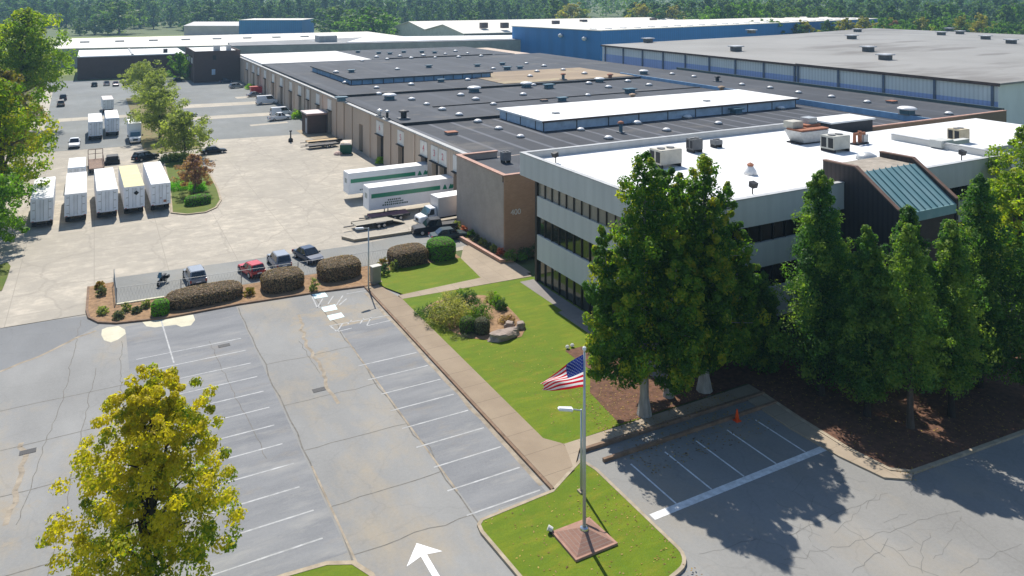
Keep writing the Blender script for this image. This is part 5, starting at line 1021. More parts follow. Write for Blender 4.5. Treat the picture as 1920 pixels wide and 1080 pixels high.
# ------------------------------------------------------------------ flag, lamps, small things
px0, py0 = 24.85, 37.4
pyr = thing('flagpole_plinth', 'low brick pyramid plinth on the lawn island carrying the flagpole', 'plinth', (px0, py0, Z0))
BRK = brick('plinth_brick', (.30, .17, .125, 1), (.26, .145, .11, 1), (.3, .23, .19, 1), .6)
q = [(-1.42, -1.3), (1.42, -1.3), (1.22, 1.3), (-1.42, 1.3)]
MB().prism(q, 0, .13).build('kerb_course', M('plinth_edge', (.33, .19, .14), .9, .2, 2), pyr); MB().prism([(x*.9, y*.9) for x, y in q], .13, .68, top=[(x*.06, y*.06) for x, y in q]).build('pyramid', BRK, pyr)
pole = thing('flagpole', 'tall slim grey flagpole rising from the brick plinth', 'flagpole', (px0, py0, Z0+.62)); ALU = M('satin_aluminium', (.45, .47, .45), .4, .08, 1, metal=.4)
MB().tube([(0, 0, 0), (0, 0, 5), (0, 0, 10.2)], [.105, .09, .055], 12).build('shaft', ALU, pole, smooth=True); MB().lathe([(.02, 10.2), (.1, 10.28), (.12, 10.36), (.1, 10.44), (.02, 10.5)], 0, 0, 12).build('finial', M('white_finial', (.7, .7, .68), .3, .05, 1), pole); MB().lathe([(.26, 0), (.24, .08), (.14, .14)], 0, 0, 14).build('collar', CHROME, pole); MB().tube([(.1, .02, .9), (.09, .02, 10.1)], .012, 4).build('halyard', WPANEL, pole)
FR_ = M('flag_red', (.55, .012, .03), .8, .06, 3); FWH = M('flag_white', (.75, .75, .74), .8, .05, 3); FBL = M('flag_blue', (.012, .025, .16), .8, .06, 3)
for mm in (FR_, FWH, FBL):
    t_ = mm.node_tree; b_ = t_.nodes['Principled BSDF']; tr_ = t_.nodes.new('ShaderNodeBsdfTranslucent'); t_.links.new(b_.inputs['Base Color'].links[0].from_socket, tr_.inputs['Color']); mx_ = t_.nodes.new('ShaderNodeMixShader'); mx_.inputs[0].default_value = .55
    t_.links.new(b_.outputs[0], mx_.inputs[1]); t_.links.new(tr_.outputs[0], mx_.inputs[2]); t_.links.new(mx_.outputs[0], t_.nodes['Material Output'].inputs['Surface'])
fl = MB(); nu, nv = 40, 39; D = Vector((-rt[0], -rt[1], 0)); N = Vector((fw[0], fw[1], 0))
def fpos(u, v):
    top = -1.62*u**1.05; bot = -1.87-.12*math.sin(u*2.6)-.06*u
    z = top*(1-v)+bot*v; s = 2.42*u*(1-.06*v+.03*math.sin(v*9))
    f = .20*u**.7*math.sin(v*8+u*5)+.10*math.sin(u*9+v*3)*u
    return Vector((0, 0, 10.78))+D*s+N*f+Vector((0, 0, z))
for i in range(nu+1):
    for j in range(nv+1): fl.v.append(tuple(fpos(i/nu, j/nv)))
for i in range(nu):
    for j in range(nv):
        a = i*(nv+1)+j; fl.f.append((a, a+nv+1, a+nv+2, a+1)); st_ = j*13//nv
        fl.m.append(2 if (i < nu*.4 and st_ < 7) else (0 if st_ % 2 == 0 else 1))
ft = thing('flag', 'american flag drooping to the left from the top of the flagpole', 'flag', (px0, py0, .0))
fo = fl.build('cloth', [FR_, FWH, FBL], ft, smooth=True)
stm = MB()
for r_ in range(9):
    for c_ in range(6 if r_ % 2 == 0 else 5):
        u = (.4*(c_*2+1+(r_ % 2))/12); v = (7/13)*(r_+1)/10; p = fpos(u, v); e1 = (fpos(u+.012, v)-p).normalized(); e2 = (fpos(u, v+.012)-p); e2 = (e2-e1*e2.dot(e1)).normalized(); n_ = e1.cross(e2); n_ = n_ if n_.dot(N) < 0 else -n_
        P_ = [p+n_*.012+(e1*math.cos(k*math.pi/5)+e2*math.sin(k*math.pi/5))*(.05 if k % 2 == 0 else .02) for k in range(10)]; stm.face(P_ if (P_[1]-P_[0]).cross(P_[2]-P_[0]).dot(n_) > 0 else P_[::-1])
stm.build('star', FWH, fo); fo.location = (.06*D.x, .06*D.y, 0)
def lamp(label, p, h, arm, head=1.0, m=ALU):
    t = thing('street_lamp', label, 'street lamp', p); MB().box(-.2, .2, -.2, .2, 0, .1).build('base_plate', KERB, t); MB().tube([(0, 0, .05), (0, 0, h)], [.09, .065], 10).build('post', m, t, smooth=True)
    d = Vector((*arm, 0)).normalized(); e = Vector((0, 0, h-.08)); a = e+d*.55+Vector((0, 0, .12)); MB().tube([tuple(e), tuple(a)], .045, 8).build('arm', m, t)
    s = Vector((-d.y, d.x, 0)); b = a+d*.95*head+Vector((0, 0, .1)); w_ = .2*head; up = Vector((0, 0, .09))
    MB().hexa([a-s*w_-up, a+s*w_-up, b+s*w_*.8-up, b-s*w_*.8-up, a-s*w_+up, a+s*w_+up, b+s*w_*.8+up, b-s*w_*.8+up]).build('lamp_head', M('white_lamp_head', (.72, .72, .72), .4, .05, 1), t, bevel=.05); return t
lamp('street lamp with a white head on the lawn behind the flagpole', (*G(1090, 922, Z0)[:2], Z0), 5.2, (-.9, .35)); lamp('street lamp at the hedge corner beside the utility cabinet', (*G(691, 541, .1)[:2], .1), 6.5, (-.95, -.1), 1.0)
ul = thing('ground_light', 'small white ground light at the corner of the brick plinth', 'ground light', (23.45, 38.75, Z0)); MB().lathe([(.14, 0), (.14, .12)], 0, 0, 10).build('base', TRIM, ul); MB().tube([(.05, -.05, .2), (-.16, .12, .3)], [.13, .16], 10).build('lamp_can', WPANEL, ul)
for i, (px, py) in enumerate([(1064, 654), (1073, 651)]):
    o = thing('lawn_marker', 'small white round marker on the lawn near the tall trees', 'lawn marker', (*G(px, py, Z0)[:2], Z0), 0, 'white markers on the lawn'); MB().lathe([(.06, 0), (.06, .12)], 0, 0, 8).build('stem', TRIM, o); MB().lathe([(.17, .12), (.19, .2), (.12, .3), (.02, .33)], 0, 0, 10).build('cap', FWH, o, smooth=True)
cab = thing('utility_cabinet', 'beige green utility cabinet at the hedge gap by the sidewalk', 'cabinet', (*G(704, 529, .1)[:2], .1), R(8)); CABM = M('beige_green_cabinet', (.27, .26, .2), .6, .1, 1); MB().box(-.5, .5, -.35, .35, .08, 1.75).build('body', CABM, cab, bevel=.03); MB().box(-.44, .44, -.37, -.352, .2, 1.65).build('door', CABM, cab); MB().box(-.56, .56, -.42, .42, 1.75, 1.83).build('lid', M('pale_lid', (.5, .48, .42), .6, .1, 1), cab, bevel=.02); MB().box(-.6, .6, -.45, .45, 0, .08).build('pad', KERB, cab)
cn = thing('traffic_cone', 'bright orange traffic cone in the deep tree shade', 'traffic cone', (*G(1382, 789, .01)[:2], .012)); CON = M('orange_cone', (.8, .09, .01), .6, .05, 2); MB().box(-.24, .24, -.24, .24, 0, .05).build('base', CON, cn, bevel=.015); MB().lathe([(.18, .05), (.05, .82), (.04, .86)], 0, 0, 14).build('cone', CON, cn, smooth=True); MB().lathe([(.125, .36), (.1, .5)], 0, 0, 14).build('collar', FWH, cn)
for px, py, lab in ((598, 731, 'drain grate at the middle of the car park'), (52, 847, 'drain grate at the left side of the car park'), (420, 648, 'brown stained drain in the upper stalls')):
    dg = thing('drain_grate', lab, 'drain', (*G(px, py)[:2], .005)); MB().box(-.5, .5, -.3, .3, 0, .012).build('frame', TRIM, dg); b = MB()
    for k in range(8): b.box(-.44+k*.12, -.38+k*.12, -.26, .26, .012, .022)
    b.build('bar', VBLK, dg)
# chain link fence
fc = thing('chain_link_fence', 'thin grey chain link fence behind the brown hedges', 'fence', (2, 87.6, 0)); GW = M('fence_wire', (.3, .31, .3), .5, .1, 1)
pts = [(1.9, 94.6), (2.0, 88.6), (8, 88.1), (14, 87.8), (20, 87.5), (26, 87.2), (32, 87.0), (38, 86.9)]
for p in pts: part(MB().tube([(*p, 0), (*p, 1.7)], .045, 6), 'post', GW, fc)
rl = MB()
for a, b in zip(pts, pts[1:]): rl.tube([(*a, 1.65), (*b, 1.65)], .025, 5); rl.tube([(*a, .15), (*b, .15)], .012, 4)
part(rl, 'rail', GW, fc)
ms = MB()
for a, b in zip(pts, pts[1:]):
    a_, b_ = Vector(a), Vector(b); L_ = (b_-a_).length; n_ = int(L_/.3)
    for k in range(n_):
        for s_ in (0, 1):
            p, q = a_+(b_-a_)*(k/n_), a_+(b_-a_)*min(1, (k+1.6)/n_); ms.tube([(*p, .15 if s_ else 1.65), (*q, 1.65 if s_ else .15)], .006, 3, cap=False)
part(ms, 'wire_mesh', GW, fc)
lw = thing('low_wall', 'low concrete divider wall between the parking strip and the yard', 'low wall', (29, 97, 0)); part(MB().wall([(28.2, 98.6), (29.2, 96.6), (36.8, 96.5), (37.2, 98)], .3, 0, .3), 'wall', KERB, lw); part(MB().wall([(28.2, 98.6), (29.2, 96.6), (36.8, 96.5), (37.2, 98)], .36, .3, .36), 'cap', CONC_L, lw)
pw = thing('planter_wall', 'low brick planter wall along the foot of the grey brick block', 'low wall', (41.5, 86, 0)); part(MB().wall([(41.2, 93.5), (41.6, 86), (41.9, 80.6), (43.3, 80.2)], .3, 0, .45), 'wall', BRICK_O, pw); part(MB().wall([(41.2, 93.5), (41.6, 86), (41.9, 80.6), (43.3, 80.2)], .38, .45, .53), 'cap', COPR, pw)
m = MB(); m.sheet([(41.3, 96), (41.75, 86), (42.05, 80.6), (48, 80), (48, 83.2), (43.6, 83.2), (43.6, 96)], .3); struct('planter_soil', m, MULCH2)
# ------------------------------------------------------------------ plants
L_GREEN = leaf_mat('fresh_green_leaf', (.04, .10, .008, 1), (.09, .19, .015, 1), (.16, .28, .02, 1), .4)
L_LIME = leaf_mat('lime_leaf', (.12, .24, .008, 1), (.2, .36, .01, 1), (.32, .46, .03, 1))
L_BROWN = leaf_mat('brown_hedge_leaf', (.17, .105, .06, 1), (.32, .21, .125, 1), (.31, .27, .12, 1), .2)
L_HEDGE = leaf_mat('clipped_hedge_leaf', (.08, .26, .005, 1), (.13, .38, .008, 1), (.18, .44, .012, 1), .35)
L_OLIVE = leaf_mat('olive_leaf', (.15, .175, .055, 1), (.235, .27, .085, 1), (.31, .335, .13, 1), .4)
L_YELLOW = leaf_mat('yellowing_leaf', (.055, .125, .005, 1), (.165, .235, .008, 1), (.46, .38, .014, 1), .4)
L_CYP = leaf_mat('cypress_leaf', (.045, .115, .014, 1), (.13, .235, .020, 1), (.38, .35, .028, 1), .43)
L_CON = leaf_mat('conifer_needle', (.032, .095, .022, 1), (.085, .185, .034, 1), (.19, .265, .042, 1), .38)
L_OAK = leaf_mat('oak_leaf', (0.084, 0.156, 0.0096, 1), (0.192, 0.276, 0.0168, 1), (0.408, 0.384, 0.024, 1), .42)
L_RUST = leaf_mat('brownish_oak_leaf', (.09, .10, .015, 1), (.18, .16, .02, 1), (.32, .18, .035, 1), .4)
L_VAR = leaf_mat('variegated_leaf', (.12, .15, .03, 1), (.28, .28, .09, 1), (.46, .40, .17, 1), .3)
L_DARK = leaf_mat('dark_shrub_leaf', (.02, .06, .012, 1), (.04, .10, .018, 1), (.07, .14, .03, 1), .25)
L_RED = leaf_mat('reddish_leaf', (.15, .085, .05, 1), (.29, .14, .10, 1), (.36, .22, .15, 1), .3)
L_FLOW = leaf_mat('orange_flower', (.3, .08, .03, 1), (.55, .13, .06, 1), (.6, .25, .15, 1), .3)
L_SAGE = leaf_mat('sage_leaf', (.06, .085, .04, 1), (.11, .13, .06, 1), (.17, .18, .1, 1), .25)
L_FAR = leaf_mat('far_wood_leaf', (.04, .09, .025, 1), (.08, .155, .035, 1), (.15, .21, .045, 1), .36)
L_FARY = leaf_mat('far_yellow_leaf', (.14, .17, .025, 1), (.25, .24, .03, 1), (.38, .3, .05, 1), .35)
HG = 'clipped brown topped hedges along the car park'
def oval(x0, x1, y0, y1, sq=.55, n=20, skew=0):
    o = []
    for k in range(n):
        a = 2*math.pi*k/n; c, s = math.cos(a), math.sin(a); c, s = math.copysign(abs(c)**sq, c), math.copysign(abs(s)**sq, s)
        o.append(((x0+x1)/2+(x1-x0)/2*c, (y0+y1)/2+(y1-y0)/2*s+skew*c))
    return o
hedge('clipped_hedge', 'longest brown hedge beside the round green bush', oval(6.3, 13.7, 83.5, 86.9, .55, 24, .15), 1.35, L_BROWN, 90, .13, HG)
hedge('clipped_hedge', 'tall brown hedge in front of the silver suv', oval(15.6, 20.0, 83.3, 87.0, .65), 1.75, L_BROWN, 90, .13, HG)
hedge('clipped_hedge', 'tall brown hedge beside the street lamp', oval(21.7, 26.5, 83.6, 87.6, .65, 20, .2), 1.8, L_BROWN, 90, .13, HG)
hedge('clipped_hedge', 'brown hedge between the cabinet and the bright green hedge', oval(30.1, 34.7, 84.2, 87.9, .55, 20, .1), 1.85, L_BROWN, 90, .13, HG)
hedge('clipped_hedge', 'bright green dome topped hedge at the end of the hedge row', oval(34.9, 38.1, 84.1, 87.4, .65), 2.2, L_HEDGE, 100, .13)
hedge('clipped_bush', 'round bright green clipped bush at the left end of the long hedge', oval(4.9, 6.5, 82.9, 84.4, .9, 14), 1.4, L_HEDGE, 120, .12, None, 'bush')
def PP(px, py, z=.12): return (*G(px, py, z)[:2], z)
for px, py, r, h, mt, lab in ((190, 553, .6, 1.0, L_SAGE, 'dry sage shrub near the top of the corner bed'), (193, 588, .6, .9, L_OLIVE, 'dark olive shrub halfway down the corner bed'), (222, 597, .6, .8, L_SAGE, 'grey green shrub at the rounded tip of the corner bed'), (236, 583, .5, .9, L_OLIVE, 'upright olive shrub right of the tip shrub'), (256, 585, .55, .7, L_SAGE, 'pale low shrub in the middle of the bed'), (274, 576, .5, .8, L_OLIVE, 'small shrub beside the round green bush'), (186, 540, .5, .8, L_RUST, 'brownish tuft at the top of the corner bed'), (588, 545, .6, 1.5, L_OLIVE, 'yellowish shrub between the two middle brown hedges'), (468, 553, .6, 1.0, L_RUST, 'small brown shrub right of the longest hedge'), (720, 515, .7, 1.6, L_DARK, 'dark shrub right of the utility cabinet'), (740, 505, .6, 1.3, L_OLIVE, 'olive shrub left of the fourth brown hedge'), (718, 500, .6, 1.3, L_RUST, 'dry brown shrub behind the utility cabinet')):
    shrub('bed_shrub', lab, PP(px, py), r, h, mt, 22, 34, .14, 'shrubs in the car park beds')
# flower bed in the lawn
bd = GP((792, 586), (805, 598), (825, 608), (850, 626), (875, 636), (908, 640), (945, 643), (978, 634), (986, 618), (972, 598), (950, 575), (935, 562), (905, 556), (880, 556), (850, 560), (818, 568), (800, 577))
m = MB(); m.sheet(bd, Z0+.03); struct('flower_bed', m, MULCH2)
FB = 'shrubs in the lawn flower bed'
shrub('variegated_shrub', 'large pale yellow variegated shrub in the flower bed', PP(843, 603), 2.1, 2.3, L_VAR, 80, 66, .16, FB, 1.1); shrub('variegated_shrub', 'smaller pale yellow shrub behind the large one', PP(845, 578), 1.6, 1.7, L_VAR, 36, 46, .16, FB)
shrub('conifer_shrub', 'dark bluish conifer shrub at the back of the flower bed', PP(880, 580), 1.15, 2.2, L_DARK, 36, 50, .13, FB); shrub('round_shrub', 'mid green rounded shrub in the centre of the flower bed', PP(898, 599), 1.35, 1.7, L_GREEN, 36, 50, .13, FB); shrub('lime_shrub', 'small lime yellow shrub in front of the centre shrub', PP(882, 600), .8, 1.0, L_LIME, 24, 40, .13, FB); shrub('back_shrub', 'yellow green shrub at the back right of the flower bed', PP(925, 566), .9, 1.2, L_OLIVE, 28, 40, .13, FB); shrub('back_shrub', 'dark green shrub at the right edge of the bed', PP(940, 580), .8, 1.2, L_DARK, 26, 40, .13, FB); shrub('back_shrub', 'yellow tipped shrub between the right hand shrubs', PP(930, 573), .7, 1.3, L_LIME, 22, 36, .13, FB); shrub('creeping_shrub', 'dark creeping juniper at the left point of the bed', PP(808, 590), 1.5, .8, L_DARK, 36, 46, .13, FB, 1.2); shrub('back_shrub', 'green shrub beside the pale yellow ones at the back', PP(862, 560), .8, 1.1, L_GREEN, 24, 40, .13, FB)
for px, py, lab in ((882, 627, 'left of two clipped topiary balls in the flower bed'), (909, 629, 'right of two clipped topiary balls, next to the rock slab')):
    x, y, _ = PP(px, py); hedge('topiary_ball', lab, [(p[0], p[1]) for p in oval(x-.72, x+.72, y-.1, y+1.35, .95, 14)], 1.4, L_SAGE if px > 890 else L_GREEN, 130, .11, FB, 'topiary')
shrub('ground_cover', 'grey green ground cover at the front of the flower bed', PP(868, 632), .9, .3, L_SAGE, 24, 30, .1, FB, 1.4); shrub('dry_grass_tuft', 'tan dry ornamental grass in the flower bed', PP(950, 605), .9, .7, leaf_mat('dry_grass', (.2, .12, .06, 1), (.32, .2, .1, 1), (.4, .28, .15, 1), .2), 26, 40, .13, FB)
ROCK = M('pale_rock', (.3, .24, .2), .9, .3, 1.5, bump=.8)
def rock(lab, p, sx, sy, sz, seed, rz=0):
    r_ = np.random.default_rng(seed); bm = bmesh.new(); bmesh.ops.create_icosphere(bm, subdivisions=3, radius=1)
    ph = r_.uniform(0, 6, 6)
    for v in bm.verts:
        c = v.co; k = 1+.16*math.sin(c.x*3+ph[0])+.14*math.sin(c.y*4+ph[1])+.12*math.sin(c.z*5+c.x*4+ph[2])+.05*math.sin(c.x*11+ph[3]+c.y*9)
        c.z = max(-.4, min(c.z*k, .62)); v.co = (c.x*k*sx, c.y*k*sy, (c.z+.35)*sz)
    me = bpy.data.meshes.new('rock'); bm.to_mesh(me); bm.free(); me.materials.append(ROCK); o = bpy.data.objects.new('rock', me); COL.objects.link(o); o.location = p; o.rotation_euler.z = rz
    return tag(o, lab, 'rock', 'rocks in the flower bed')
rock('long flat rock slab at the front of the flower bed', PP(950, 632), 1.75, .6, .65, 1, R(8)); rock('small boulder behind the flat slab, left one', PP(955, 615), .55, .45, .6, 2); rock('small boulder at the right end behind the flat slab', PP(975, 616), .6, .4, .6, 3, .5)
# shrubs at the brick block and along the factory
for k, (x, y, r, h, mt, lab) in enumerate(((42.4, 94.5, .7, 1.3, L_OLIVE, 'olive shrub at the far end of the brick planter'), (42.6, 92.3, .5, 1.2, L_FLOW, 'orange flowering plant at the far end of the planter'), (42.7, 90.6, .7, 1.2, L_GREEN, 'green shrub beside the far orange flowers'), (42.6, 88.7, .6, .9, L_SAGE, 'pale sage plant in the middle of the planter'), (42.7, 87.0, .6, 1.0, L_OLIVE, 'olive plant in the middle of the planter'), (42.7, 85.4, .5, .9, L_SAGE, 'pale plant nearer the planter end'), (42.7, 84.0, .5, 1.0, L_OLIVE, 'olive tuft before the near orange flowers'), (42.8, 82.5, .5, 1.1, L_FLOW, 'orange flowering plant at the near end of the planter'), (43.1, 80.6, 1.0, 1.2, L_GREEN, 'rounded green bush at the near end of the planter'), (45.2, 80.6, 1.1, 1.3, L_DARK, 'dark bush in the shade against the orange brick'), (47, 81.0, 1.2, 1.4, L_DARK, 'dark bush in the corner between brick and office'), (44.4, 79.9, .6, .9, L_GREEN, 'small green bush between the rounded and dark ones'))):
    shrub('planter_shrub', lab, (x, y, .3), r, h, mt, 26, 36, .13, 'plants in the planter at the brick block')
shrub('lime_shrub', 'lime green shrub against the factory wall by the brick shed', G(557, 222), 1.8, 2.3, L_LIME, 40, 30, .3); shrub('lime_shrub', 'lime green shrub near the red skip at the factory wall', G(470, 167), 1.8, 2.2, L_LIME, 36, 30, .3); shrub('lime_shrub', 'small lime shrub behind the green striped trailers', G(714, 306), 1.1, 1.5, L_LIME, 30, 30, .22)
for px, py, r, h, lab in ((337, 354, 2.0, 1.5, 'bright green clump on the yard island'), (372, 357, 1.6, 1.4, 'small green clump right of the red tree stem')): shrub('island_shrub', lab, PP(px, py), r, h, L_HEDGE, 40, 40, .2)
hedge('clipped_hedge', 'long low green hedge at the front of the yard island', oval(*(lambda a, b: (a[0], b[0], a[1]-1.2, a[1]+1.2))(G(346, 386), G(397, 382)), .6, 18, .2), 1.3, L_HEDGE, 50, .17)
for px, py, lab in ((318, 302, 'dark low shrub at the back of the yard island'), (335, 300, 'olive low shrub at the back of the yard island')): shrub('island_shrub', lab, PP(px, py), 2.2, 1.4, L_DARK if px < 330 else L_OLIVE, 36, 36, .22)
broad_tree('crape_myrtle', 'small reddish tree on the yard island', PP(364, 362), 6.3, 2.9, L_RED, BARK, 110, 60, .27, .18, lobes=8, open_=.05)
# trees in front of the office
def yel(C): return np.where(rng.uniform(size=len(C)) < .10, .5, -.08)+np.where(C[:, 2] < 9, .06, 0)
OT = 'bald cypresses before the office'
spire_tree('bald_cypress', 'tallest broad green cypress nearest the flagpole with pale flared trunk', (36.2, 46.4, .1), 19.2, 4.6, L_CYP, BARK_P, 72, 75, .25, .2, OT, leaders=6, power=.66, tint=yel, flare=True, trunk_r=.3, rz=.4)
spire_tree('bald_cypress', 'cypress in the middle of the three with slender pale trunk', (39.5, 47.6, .1), 17.6, 3.6, L_CYP, BARK_P, 66, 75, .25, .2, OT, leaders=4, power=.66, tint=yel, flare=True, trunk_r=.24)
spire_tree('bald_cypress', 'right hand dark cypress of the three with the thickest trunk', (42.6, 47.0, .1), 18.2, 4.7, L_CYP, BARK_P, 72, 75, .25, .18, OT, leaders=6, power=.66, tint=yel, flare=True, trunk_r=.34, rz=1.2)
CG = 'conifers along the right hand planter'
spire_tree('conifer', 'tall dense dark conifer at the left of the right hand row', (50.2, 42.2, .1), 17.3, 4.2, L_CON, BARK_D, 150, 72, .21, .09, CG, leaders=1, power=.75, top=.03)
spire_tree('conifer', 'short narrow conifer right of the dense dark one', (50.7, 38.4, .1), 13.9, 2.9, L_CON, BARK_D, 120, 60, .2, .10, CG, leaders=1, power=.7, top=.03, tint=lambda C: .1)
spire_tree('conifer', 'thin conifer with a bare grey lower trunk', (52.1, 35.9, .1), 14.5, 2.9, L_CON, BARK, 115, 54, .2, .22, CG, leaders=2, power=.7, top=.03, tint=lambda C: .25, gap=.12)
spire_tree('conifer', 'yellow tipped conifer just right of the thin one', (56.2, 35.4, .1), 14.3, 3.1, L_CON, BARK_D, 125, 54, .2, .16, CG, leaders=2, power=.7, top=.03, tint=lambda C: .22)
spire_tree('conifer', 'tall dark conifer at the right frame edge', (62.4, 37.0, .1), 16.7, 4.1, L_CON, BARK_D, 150, 64, .21, .08, CG, leaders=2, power=.7, top=.03)
spire_tree('conifer', 'dark conifer cut by the right frame edge', (64.2, 33.4, .1), 15.6, 3.8, L_CON, BARK_D, 130, 58, .21, .1, CG, leaders=1, power=.7, top=.03)
spire_tree('conifer', 'conifer partly hidden between the dark edge trees', (58.2, 40.2, .1), 14.0, 3.6, L_CON, BARK_D, 120, 60, .21, .08, CG, leaders=1, power=.7, top=.03)
spire_tree('conifer', 'low shaded conifer behind the tall dense one', (54.6, 44.6, .1), 11.5, 3.3, L_CON, BARK_D, 90, 58, .21, .04, CG, leaders=1, power=.7, top=.03)
spire_tree('conifer', 'dark low conifer behind the thin one, close to the office front', (49.0, 47.0, .1), 8.0, 2.6, L_CON, BARK_D, 80, 56, .21, .04, CG, leaders=1, power=.7, top=.03)
broad_tree('sweetgum', 'bright yellow green tree rising above the office end at right', (87, 46, .1), 18.6, 4.9, L_OAK, BARK, 170, 90, .33, .2, lobes=10, tint=lambda C: -.2); broad_tree('sweetgum', 'olive tree in front of the office end at the right edge', (76, 41.5, .1), 15.5, 4.2, L_OAK, BARK, 130, 80, .32, .2, lobes=8)
# yellow tree in the foreground
def yt(C): return .1+np.clip((C[:, 2]-5)/16, -.2, .25)+rng.normal(size=len(C))*.12
broad_tree('yellowing_maple', 'large yellow green maple alone at the lower left', (*G(283, 1178, Z0)[:2], Z0), 13.1, 4.1, L_YELLOW, BARK_D, 520, 105, .17, .13, lobes=19, cr=.2, tint=yt, trunk_r=.2, open_=.04, shape=.75)
# left hand trees
LG = 'tall trees along the left side of the yard'
broad_tree('oak', 'low dark green tree beside the torn roofed trailer', (-12.2, 113, 0), 12.5, 5.2, L_GREEN, BARK, 150, 70, .4, .1, LG, 9); broad_tree('oak', 'yellow green tree overhanging the leftmost trailer', (-11.8, 128.5, 0), 20.5, 7.0, L_YELLOW, BARK, 200, 80, .42, .12, LG, 11, tint=lambda C: -.08)
broad_tree('oak', 'brownish olive tree behind the yellow green one', (-15.0, 170, 0), 19.0, 5.9, L_RUST, BARK, 170, 70, .5, .12, LG, 10); broad_tree('oak', 'tallest full green tree at the upper left', (-14.0, 212, 0), 28.5, 9.0, L_OAK, BARK, 240, 80, .6, .27, LG, 13, tint=lambda C: -.08)
broad_tree('oak', 'green tree behind the tallest one at the left edge', (-26, 205, 0), 24.5, 9.0, L_OAK, BARK, 170, 60, .6, .12, LG, 10); broad_tree('oak', 'smaller green tree beyond the tallest at the brown wall', (-21, 275, 0), 18, 6.0, L_GREEN, BARK, 120, 50, .55, .12, LG, 8); broad_tree('oak', 'yellow edged tree at the left edge above the trailers', (-19, 148, 0), 18.5, 6.5, L_OAK, BARK, 150, 60, .5, .12, LG, 9)
for x, y, r, h, lab in ((-13.2, 143, 2.2, 3.2, 'rusty undergrowth bush left of the van'), (-11.8, 184, 2.6, 4.0, 'undergrowth bush at the fence left of the white pickup'), (-13.5, 234, 2.6, 4.0, 'olive undergrowth by the tan suv'), (-12.4, 105, 2.2, 3.0, 'dark undergrowth at the near left edge')): shrub('undergrowth_bush', lab, (x, y, 0), r, h, L_RUST, 50, 50, .35)
TG = 'light green trees on the yard median'
for px, py, h, r, lab in ((345, 296, 8.6, 5.0, 'light olive tree nearest the yard island'), (300, 262, 11.0, 5.6, 'light olive tree second in the median'), (291, 217, 11.2, 5.4, 'light olive tree third in the median'), (268, 187, 11.0, 6.2, 'light olive tree farthest in the median')):
    broad_tree('median_tree', lab, (*G(px, py)[:2], .1), h, r, L_OLIVE, BARK, 150, 60, .42, .16, TG, 9)
broad_tree('corner_tree', 'dark green tree at the corner of the brick tower', G(337, 150), 10.5, 4.2, L_GREEN, BARK, 90, 40, .55, .1, lobes=7)
n_ = 520; X_ = np.where(rng.uniform(size=n_) < .55, rng.uniform(28.3, 36, n_), rng.uniform(20.5, 29, n_)); Y_ = np.where(X_ > 29, rng.uniform(46.5, 66, n_), rng.uniform(32, 42, n_)); n2 = 1500
X_ = np.concatenate([X_, rng.uniform(32, 44, n2), rng.uniform(46.5, 62, n2)]); Y_ = np.concatenate([Y_, rng.uniform(40.5, 52, n2), rng.uniform(31.8, 46, n2)])
inside = (X_ < 20.2) | ((X_ > 28) & (X_ < 29.4) & (Y_ > 43)); C = np.stack([X_, Y_, np.full(len(X_), .15)], 1)[~inside]; C[(C[:, 0] > 30) & (C[:, 1] < 44.3) & (C[:, 0] < 46), 2] = .025; C[(C[:, 0] > 30) & (C[:, 1] < 44.9) & (C[:, 1] > 44.3) & (C[:, 0] < 46), 2] = .29
P, tt = leaves(C, np.full(len(C), .01), 1, .13, rng.uniform(0, 1, len(C)), nb=np.tile([[0, 0, 3.]], (len(C), 1))); o = quads('fallen_leaves', P, tt, leaf_mat('fallen_leaf', (.12, .06, .02, 1), (.25, .15, .04, 1), (.4, .28, .06, 1), .1)); tag(o, 'scattered fallen leaves on the lawns and under the trees', 'leaves', kind='stuff')
# ------------------------------------------------------------------ distant trees
def far_proto(i, mt):
    t = broad_tree('far_tree', 'far tree at the edge of the wood', (0, 0, 0), 22, (7.4, 8.6, 6.6, 9.4)[i % 4], mt, BARK, 76, 34, 1.25, .03, 'trees at the edge of the far wood', 7); return t
protos = [far_proto(0, L_FAR), far_proto(1, L_FAR), far_proto(2, L_FAR), far_proto(3, L_FAR)]; protoG = far_proto(3, L_GREEN); protoY = far_proto(1, L_FARY); protoR = far_proto(2, L_RED)
used = set()
def far_tree(x, y, h, pr_, z=0, wk=1.0, label=None, group='trees at the edge of the far wood'):
    k = h*1.1/22; a = rng.uniform(0, 6.28); s = (k*wk, k*wk, k)
    lab = label or 'green tree in the edge of the far wood, like its neighbours'
    if pr_.name not in used:
        used.add(pr_.name); pr_.location = (x, y, z); pr_.rotation_euler.z = a; pr_.scale = s; pr_['label'] = lab; pr_['group'] = group; return pr_
    return dup(pr_, (x, y, z), a, lab, s, group=group)
def at_d(px, d): s = (px-960)/FP*d; return fw[0]*d+rt[0]*s, fw[1]*d+rt[1]*s
# wood at the left and centre
for px in np.arange(-40, 1060, 21): 
    d = rng.uniform(690, 760); x, y = at_d(px+rng.uniform(-8, 8), d); far_tree(x, y, rng.uniform(19, 27), protos[rng.integers(4)])
for px in np.arange(-50, 1060, 17):
    d = rng.uniform(770, 860); x, y = at_d(px+rng.uniform(-8, 8), d); far_tree(x, y, rng.uniform(25, 31), protos[rng.integers(4)])
